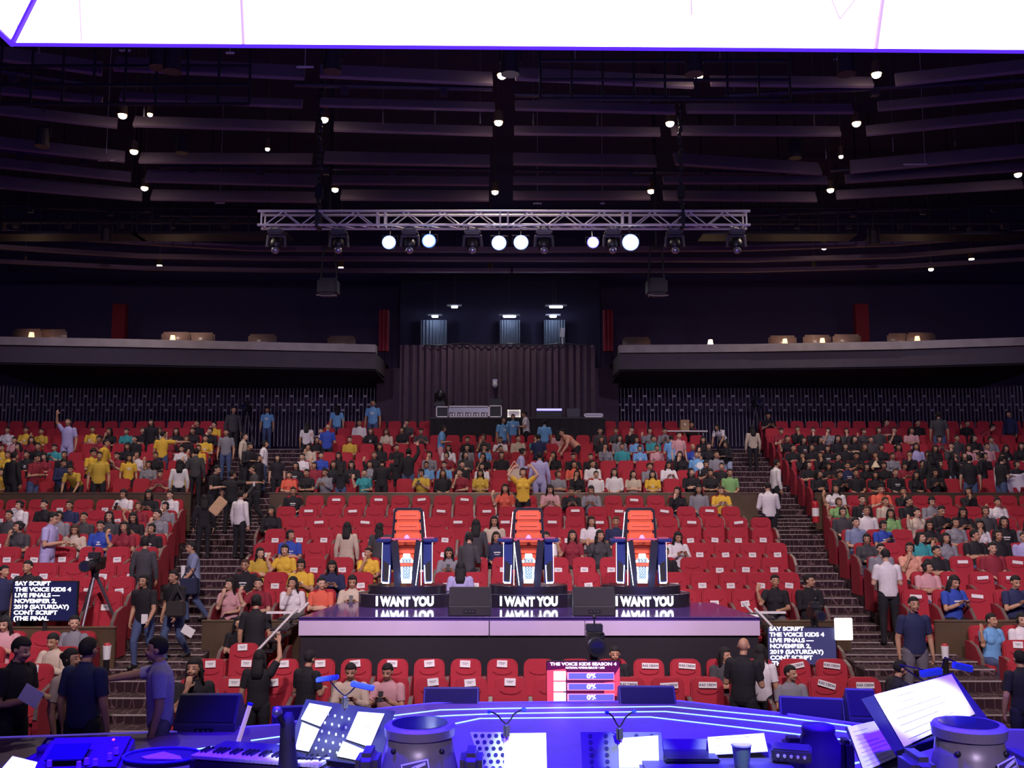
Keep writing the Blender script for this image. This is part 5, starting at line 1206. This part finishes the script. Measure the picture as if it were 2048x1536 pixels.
stage_wedge(540, 640, 1415, 1462, 11.3, 'slanted blue-lit stage monitor behind the microphone', R(12))

# big moving head lights in front
sticker = mat('sticker_white', (.8, .75, .85), .5)
bodym = mat('gunmetal', (.30, .26, .32), .4, .35, noise=.1, scale=3)
def big_head(px, Y, label, word, lean):
    a = P(px, 1446, Y); t = thing('moving_head_light', label, 'stage light', (a.x, Y, a.z))
    k = Y / F
    q = B()
    for z0, r0, z1, r1 in ((0, 64 * k, -.012, 69 * k), (-.012, 69 * k, -.05, 67 * k)): q.cone((0, 0, z1), (0, 0, z0), r1, r0, 48)
    q.obj('front_ring', bodym, t)
    q = B(); q.cone((0, 0, .0008), (0, 0, .003), 54 * k, 54 * k, 40); q.obj('lens', mat('lens_blue_black', (.02, .015, .06), .12), t)
    q = B(); n = 48; rings = []
    for z, r in ((-.05, 60 * k), (-.12, 66 * k), (-.22, 76 * k), (-.32, 82 * k), (-.45, 84 * k), (-.55, 70 * k)):
        rings.append([V((r * math.cos(2 * math.pi * i / n) * (1 - .04 * (i % 8 == 0)), r * math.sin(2 * math.pi * i / n), z)) for i in range(n)])
    q.loft(rings); o = q.obj('lamp_body', bodym, t)
    for px_ in (-45, 46):
        q = B(); q.ell((px_ * k, -math.sqrt(max(0, 66 ** 2 - px_ ** 2)) * k - .003, -.095), (.012, .008, .012)); q.obj('screw', black, t)
    for s in (-1, 1):
        q = B(); q.bbox((s * 100 * k, .02, -.30), (.10, .20, .36), .03, 3); q.mi = 1; q.bbox((s * 100 * k, -.085, -.31), (.075, .01, .26), .004); q.obj('yoke_arm', [blued, mat('yoke_plate', (.22, .19, .18), .4, .3)], t)
    q = B(); q.bbox((0, .02, -.62), (.62, .4, .16), .04); q.obj('base', blued, t)
    q = B(); q.bbox((0, .02, (ZSt - a.z - .70) / 2 - .0), (.5, .36, abs(ZSt - a.z + .70)), .01); q.obj('flight_case', blued, t)
    # sticker with arrow and lettering
    st = link('sticker', None, t, (0, -80 * k - .012, -.20)); st.rotation_euler = (R(-14), R(-12), 0)
    q = B(); q.bbox((0, 0, 0), (.146, .004, .078), .001, 1); q.mi = 1; q.bbox((0, -.003, 0), (.132, .003, .064), .001, 1); q.mi = 0
    q.prism([(-.045, .004), (-.01, .0), (.055, .012), (.058, .026), (-.008, .018)], -.007, -.004); q.prism([(-.012, .003), (.0, .022), (.006, .003)], -.007, -.004)
    c = text('x', 'CLAY PAKY', .028, sticker, None, (0, 0, 0), (0, 0, 0), .0012, 'CENTER', .001)
    vs = {}
    for v in c.data.vertices: vs[v.index] = q.bm.verts.new(V((v.co.x * .78, -.006 - v.co.z, v.co.y - .017)))
    for p_ in c.data.polygons:
        try: q.bm.faces.new([vs[i] for i in p_.vertices]).material_index = 0
        except ValueError: pass
    bpy.data.objects.remove(c)
    bpy.data.objects.remove(st)
    o = q.obj('sticker', [sticker, mat('sticker_dark', (.07, .05, .09), .5)], t, ((40 * k if word == 'right' else 0), (-61 * k if word == 'right' else -73 * k) - .010, -66 * k)); o.scale = (k / (5.5 / F),) * 3; o.rotation_euler = (R(-11), R(-12), R(28) if word == 'right' else 0)
    return t
big_head(840, 4.55, 'large grey moving head light with a white sticker, left of centre in front', 'left', 0)
big_head(1937, 4.05, 'large grey moving head light with a white sticker, right in front', 'right', 0)
# darker one at the right
a = P(1636, 1450, 7.6); t = thing('moving_head_light', 'dark blue-lit moving head light between the papers at right', 'stage light', tuple(a))
q = B(); rings = []
for z, r in ((0, .115), (-.03, .125), (-.06, .118), (-.14, .16), (-.38, .155), (-.5, .1)): rings.append([V((r * math.cos(2 * math.pi * i / 28), r * math.sin(2 * math.pi * i / 28), z)) for i in range(28)])
q.loft(rings); q.obj('lamp_body', blued, t)
q = B(); q.bbox((-.2, -.02, -.3), (.14, .16, .44), .03); q.obj('yoke_arm', black, t); q = B(); q.bbox((.2, 0, -.3), (.1, .16, .4), .03); q.obj('yoke_arm', black, t)
q = B(); q.bbox((0, 0, (ZSt - a.z) / 2 - .22), (.42, .34, abs(ZSt - a.z) - .48), .02); q.obj('base', blued, t)

# music stands
sheet = mat('sheet_music', (.88, .88, .84), .7, noise=.02)
faint = mat('faint_print', (.50, .48, .52), .7)
def sheet_obj(corners, label, Y, lines=6, name='sheet_music', lit_=True, on=None):
    """corners: (px, py, distance) top-left, top-right, bottom-right, bottom-left"""
    pts = [P(a, b_, y) for a, b_, y in corners]
    if on:
        A, N_ = on; pts = []
        for a, b_, y in corners:
            d = P(a, b_, 1.0) - V((0, 0, CZ)); k = (A - V((0, 0, CZ))).dot(N_) / d.dot(N_); pts.append(V((0, 0, CZ)) + d * k + N_ * .008)
    o = sum(pts, V()) / 4
    t = link(name, None, None, o); tag(t, label, 'sheet')
    p = [x - o for x in pts]; q = B(); q.quad(p, -.004); q.obj('page', sheet, t)
    n = (p[1] - p[0]).cross(p[3] - p[0]).normalized(); n = n if n.y < 0 else -n
    q = B()
    for i in range(lines):
        v = .14 + .78 * i / max(1, lines - 1)
        A = p[0].lerp(p[3], v); C = p[1].lerp(p[2], v); u0, u1 = .10, .35 + .5 * rng.random(); dd = (p[3] - p[0]) * .010
        q.quad([A.lerp(C, u0) + n * .0012, A.lerp(C, u1) + n * .0012, A.lerp(C, u1) + dd + n * .0012, A.lerp(C, u0) + dd + n * .0012], .0006)
    q.obj('print_line', faint, t)
    lamp('sheet_lamp', 'SPOT', o + n * .42 + V((0, 0, .24)), o, 22 if lit_ else 8, (.80, 1, .86), .02, 36, .5)  # clip lamp's spot, also added over sheets that have no clip lamp
    return t
def board(corners, label, holes=True, colr=None, pole=True):
    pts = [P(a, b_, y) for a, b_, y in corners]; pts[2] = pts[1] + pts[3] - pts[0]; o = sum(pts, V()) / 4; t = link('music_stand', None, None, o)
    global LASTP; N_ = (pts[1] - pts[0]).cross(pts[3] - pts[0]).normalized(); LASTP = (pts[0], N_ if N_.y < 0 else -N_); tag(t, label, 'music stand')
    p = [x - o for x in pts]; q = B(); q.quad(p, -.006); q.obj('desk', colr or blued, t)
    n = (p[1] - p[0]).cross(p[3] - p[0]).normalized(); n = n if n.y < 0 else -n
    if holes:
        q = B()
        for i in range(6):
            for j in range(5):
                c = p[0].lerp(p[1], .12 + .19 * j).lerp(p[3].lerp(p[2], .12 + .19 * j), .10 + .16 * i); q.cone(c + n * .0005, c + n * .0022, .0105, .0105, 12)
        q.obj('hole', mat('hole_dark', (.012, .008, .05), .8), t)
    lo = (p[2] + p[3]) / 2; q = B(); q.quad([p[3], p[2], p[2] + n * .04, p[3] + n * .04], .006); q.obj('shelf', colr or blued, t)
    if pole:
        q = B(); q.cone(lo * .5 - n * .02, V((lo.x * .5, lo.y * .5 - n.y * .02, ZSt - o.z)), .014); q.cone(V((lo.x * .5, lo.y * .5, ZSt - o.z)), V((lo.x * .5, lo.y * .5, ZSt - o.z + .02)), .2, .2, 16); q.obj('pole', black, t)
    return t
Y = 4.9
cyanb = mat('cyan_lit_stand', (.42, .52, .60), .45, .1)  # cyan light on the first stand is put into its colour
board([(940, 1464, Y), (1012, 1464, Y), (1012, 1545, Y - .12), (966, 1545, Y - .12)], 'pale perforated music stand left of the first bright sheet', colr=cyanb)
sheet_obj([(1008, 1468, Y - .02), (1092, 1467, Y - .02), (1094, 1545, Y - .14), (1008, 1545, Y - .14)], 'bright white sheet on the music stand near the centre', Y, 0, on=LASTP)
board([(1161, 1464, Y), (1322, 1464, Y), (1322, 1545, Y - .12), (1165, 1545, Y - .12)], 'blue-lit perforated music stand in the centre front')
sheet_obj([(1236, 1478, Y - .02), (1316, 1472, Y - .02), (1318, 1535, Y - .12), (1238, 1545, Y - .14)], 'bright white sheet on the blue perforated music stand', Y, 0, on=LASTP)
def clip_light(px, py, arms, label, Y=4.85):
    a = P(px, py, Y); t = thing('clip_light', label, 'lamp', tuple(a)); q = B(); q.bbox((0, 0, 0), (.032, .03, .075), .012, 3); q.obj('clip', blued, t)
    for (x1, y1, x2, y2, hw, hh) in arms:
        p1, p2 = P(x1, y1, Y) - a, P(x2, y2, Y - .02) - a
        q = B(); q.tube([V((0, 0, .03)), V((0, 0, .03)).lerp(p1, .5) + V((0, 0, -.004)), p1, p1.lerp(p2, .6) + V((0, 0, .004)), p2], .0035, 6); q.obj('gooseneck', black, t)
        q = B(); q.bbox(p2, (hw, .03, hh), .004, 2, Matrix.Rotation(R(12 if x2 > px else -8), 3, 'Y')); q.obj('lamp_head', mat('clip_lamp_blue', (.03, .05, .5), .3, em=(.02, .05, 1), es=.25), t)
clip_light(1013, 1462, [(995, 1430, 978, 1424, .02, .012), (1028, 1428, 1048, 1419, .025, .014)], 'clip lamp with two goosenecks on the first music stand')
clip_light(1239, 1468, [(1226, 1434, 1214, 1425, .02, .014), (1250, 1436, 1268, 1423, .02, .014)], 'clip lamp with two goosenecks on the blue music stand')
clip_light(690, 1405, [(668, 1372, 655, 1357, .11, .022), (712, 1372, 725, 1372, .115, .024)], 'blue clip lamp with two long heads on the left music stand', 4.9)
# double stand at left
hb = mat('stand_black', (.014, .012, .03), .85)
Ya, Yb = 5.1, 4.85
tilt_board = board([(612, 1398, Ya), (790, 1422, Ya), (716, 1528, Yb), (566, 1518, Yb)], 'wide tilted music stand carrying four sheets at left', False, hb)
q = B()
for i in range(5):
    for j in range(4):
        px_ = 656 + j * 14 - i * 6; py_ = 1430 + i * 17 + j * 3; d = P(px_, py_, 1.0) - V((0, 0, CZ)); k_ = (LASTP[0] - V((0, 0, CZ))).dot(LASTP[1]) / d.dot(LASTP[1]); q.ell(V((0, 0, CZ)) + d * k_ + LASTP[1] * .003 - tilt_board.location, (.006, .003, .009), None, 8, 6)
q.obj('hole_glint', mat('glint_white', (.7, .7, .8), .3), tilt_board)  # white beads imitate glints on the board
sheet_obj([(619, 1408, Ya - .02), (664, 1416, Ya - .02), (641, 1455, Ya - .10), (602, 1440, Ya - .10)], 'upper left white sheet on the tilted music stand', Y, 2, on=LASTP)
sheet_obj([(604, 1446, Ya - .11), (639, 1460, Ya - .11), (618, 1505, Yb - .03), (590, 1500, Yb - .03)], 'lower left white sheet on the tilted music stand', Y, 0, on=LASTP)
sheet_obj([(716, 1425, Ya - .03), (769, 1429, Ya - .03), (740, 1496, Yb), (692, 1480, Yb)], 'upper right white sheet on the tilted music stand', Y, 6, on=LASTP)
sheet_obj([(686, 1484, Yb), (730, 1502, Yb), (722, 1524, Yb - .05), (674, 1514, Yb - .05)], 'lower right white sheet on the tilted music stand', Y, 0, on=LASTP)
# large right stand
board([(1722, 1398, 4.6), (1905, 1345, 4.6), (1962, 1440, 4.3), (1795, 1515, 4.3)], 'large blue-edged music stand carrying two pages at right', False, hb)
sheet_obj([(1748, 1392, 4.58), (1903, 1351, 4.58), (1950, 1430, 4.3), (1808, 1496, 4.3)], 'large bright double page on the right music stand', Y, 7, on=LASTP)
board([(1690, 1455, 4.75), (1775, 1436, 4.75), (1830, 1545, 4.5), (1735, 1560, 4.5)], 'lower blue-edged music stand under the large double page', False, hb)
sheet_obj([(1695, 1456, 4.73), (1768, 1440, 4.73), (1802, 1512, 4.5), (1728, 1545, 4.5)], 'dim printed song sheets clipped to the lower right stand', Y, 9, lit_=False, on=LASTP)
clip_light(1872, 1390, [(1800, 1330, 1862, 1345, .10, .03), (1890, 1315, 1925, 1334, .09, .03)], 'blue clip lamp with curved goosenecks on the right music stand', 4.65)
# keyboard, tube, microphone
a = P(520, 1520, 4.9); t = thing('keyboard', 'stage keyboard with white keys at lower left', 'keyboard', (a.x, 4.9, a.z), R(-14))
q = B(); q.bbox((0, .12, -.03), (.72, .34, .07), .015); q.obj('keyboard_body', blued, t)
q = B()
for i in range(30): q.bbox((-.32 + i * .0225, -.01, .012), (.021, .13, .018), .002, 1)
q.obj('white_keys', sheet, t)
q = B()
for i in range(29):
    if i % 7 not in (2, 6): q.bbox((-.309 + i * .0225, .02, .026), (.011, .08, .016), .002, 1)
q.obj('black_keys', black, t)
q = B(); q.cone((-.3, .12, -.06), (-.3, .12, ZSt - a.z), .02); q.cone((.3, .12, -.06), (.3, .12, ZSt - a.z), .02); q.obj('leg', black, t)
a, c = P(476, 1485, 5.3), P(500, 1410, 5.3); t = thing('light_tube', 'slim pink-white tube leaning beside the keyboard', 'tube', tuple(a)); d = c - a
q = B(); q.cone((0, 0, 0), d, .012, .012, 12); q.obj('tube', mat('pink_tube', (.85, .55, .6), .3, em=(1, .7, .75), es=.35), t); q = B(); q.cone(d, d * 1.05, .015, .014, 12); q.obj('end_cap', mat('tube_cap', (.03, .03, .6), .4), t)
q = B(); q.cone((0, 0, 0), (0, 0, ZSt - a.z), .012); q.obj('stand_rod', black, t)
a = P(554, 1424, 4.6); t = thing('microphone', 'microphone with silver mesh head leaning towards left', 'microphone', tuple(a))
q = B(); q.ell((0, 0, 0), (.024, .024, .026), None, 18, 12); q.obj('mesh_head', mat('mic_mesh', (.35, .33, .42), .35, .7, noise=.5, scale=300), t)
q = B(); q.cone((.008, 0, -.014), (.075, .01, -.13), .017, .011, 14); q.obj('handle', black, t)
a = P(577, 1470, 4.62); t = thing('mic_stand', 'dark blue-lit stand holding the microphone', 'stand', tuple(a)); q = B()
q.etube([((0, 0, .10), .016, .016), ((-.005, 0, .05), .034, .03), ((-.004, 0, -.03), .036, .032), ((.0, 0, -.10), .042, .038), ((.004, 0, -.17), .05, .045), ((.004, 0, -.3), .055, .05)], (1, 0, 0)); q.obj('draped_body', mat('dark_drape', (.03, .028, .05), .7), t)
q = B(); q.cone((0, 0, -.28), (0, 0, ZSt - a.z), .015); q.cone((0, 0, ZSt - a.z), (0, 0, ZSt - a.z + .02), .16, .14, 20); q.obj('pole', black, t)
# pads, tray and papers at left
a = P(165, 1510, 5.6); t = thing('drum_pad_unit', 'blue-lit electronic pad unit with knobs at lower left', 'instrument', tuple(a), R(6))
q = B(); q.bbox((0, .05, -.04), (.46, .34, .10), .02, rot=Matrix.Rotation(R(18), 3, 'X')); q.obj('pad_body', blued, t)
q = B(); q.bbox((-.07, -.02, .022), (.20, .16, .01), .003, rot=Matrix.Rotation(R(18), 3, 'X')); q.obj('display', mat('pad_display', (.03, .03, .12), .1), t)
q = B()
for i, (x, y) in enumerate(((.05, -.09), (.10, -.10), (.16, -.05), (.18, .0), (-.14, -.10), (.02, -.12))): q.cone((x, y, .0 + y * .32), (x, y, .035 + y * .32), .014, .012, 12)
q.obj('knob', paper, t)
q = B(); q.ell((.14, .08, .06), (.008, .008, .006)); q.obj('red_lamp', lit('red_dot', (1, .05, .12), 3), t)
q = B(); q.cone((0, .05, -.08), (0, .05, ZSt - a.z), .03); q.obj('stand', black, t)
a = P(95, 1503, 6.0); t = thing('equipment_bag', 'rounded dark blue bag behind the pad unit', 'bag', tuple(a)); q = B(); q.bbox((0, .1, -.06), (.26, .3, .16), .06, 4); q.obj('bag_body', blued, t, smooth=True); q = B(); q.tube([(-.08, .1, .01), (-.05, .1, .05), (.05, .1, .05), (.08, .1, .01)], .008); q.obj('carry_handle', black, t)
q = B(); q.cone((0, .1, -.12), (0, .1, ZSt - a.z), .05); q.obj('stand', black, t)
sheet_obj([(25, 1512, 5.0), (75, 1524, 5.0), (62, 1555, 4.8), (-8, 1550, 4.8)], 'pink-lit white page at the lower left corner', 5, 0)
a = P(325, 1513, 5.3); t = thing('tray', 'round blue-lit tray with white paper at lower left', 'tray', tuple(a)); q = B(); q.prism(ellipse(0, 0, .20, .15), -.02, 0, 'Z'); q.obj('tray_plate', blued, t); q = B(); q.tube([(x, y, .006) for x, y in ellipse(0, 0, .20, .15, 24)] + [(.20, 0, .006)], .007, 6); q.obj('tray_rim', mat('tray_blue', (.1, .12, .6), .3), t); q = B(); q.cone((0, 0, -.02), (0, 0, ZSt - a.z), .02); q.obj('pole', black, t)
q = B(); q.prism([(-.10, -.03), (-.02, .07), (.10, -.02), (.13, -.08), (-.06, -.07)], 0, .006, 'Z'); tag(q.obj('crumpled_paper', sheet, None, a + V((0, 0, .002))), 'white paper lying on the round tray', 'paper')
# right table: laptop, cup, device, papers
a = P(1425, 1512, 4.85); t = thing('side_table', 'dark blue-lit table in front holding a cup and papers', 'table', tuple(a)); q = B(); q.bbox((0, .05, -.03), (.72, .5, .04), .015); q.obj('table_top', blued, t)
for sx in (-.3, .3): q = B(); q.cone((sx, .05, -.05), (sx, .05, ZSt - a.z), .02); q.obj('leg', black, t)
ta = a
a = P(1375, 1513, 4.9); t = thing('laptop', 'half open dark laptop on the table', 'laptop', (a.x, 4.85, ta.z - .008)); q = B(); q.bbox((0, 0, .010), (.26, .20, .018), .006); q.obj('keyboard_base', dgrey, t); q = B(); q.bbox((0, .10, .035), (.26, .012, .06), .005, rot=Matrix.Rotation(R(-38), 3, 'X')); q.obj('laptop_lid', blued, t)
sheet_obj([(1415, 1474, 4.95), (1528, 1466, 4.95), (1536, 1503, 4.85), (1418, 1510, 4.85)], 'bright printed pages propped behind the white cup', 5, 3)
a = P(1483, 1500, 4.7); t = thing('paper_cup', 'pale green white cup standing on the table', 'cup', (a.x, 4.7, ta.z - .008)); q = B(); q.cone((0, 0, 0), (0, 0, .095), .033, .045, 24); q.obj('cup', mat('pale_green_cup', (.55, .85, .72), .4), t); q = B(); q.cone((0, 0, .095), (0, 0, .102), .047, .046, 24); q.obj('rim', sheet, t); lamp('cup_fill_spot', 'SPOT', a + V((0, -.25, .7)), a, 14, (.8, 1, .9), .02, 36, .6)  # unseen spot added to brighten the cup
a = P(1572, 1500, 4.9); t = thing('audio_interface', 'small blue-lit audio box with knobs right of the papers', 'device', (a.x, 4.8, ta.z - .008), R(-18)); q = B(); q.bbox((0, 0, .035), (.18, .14, .06), .008); q.obj('case', blued, t); q = B()
for i in range(5): q.cone((-.06 + i * .03, -.07, .035), (-.06 + i * .03, -.08, .035), .008, .007, 10)
q.obj('knob', paper, t)
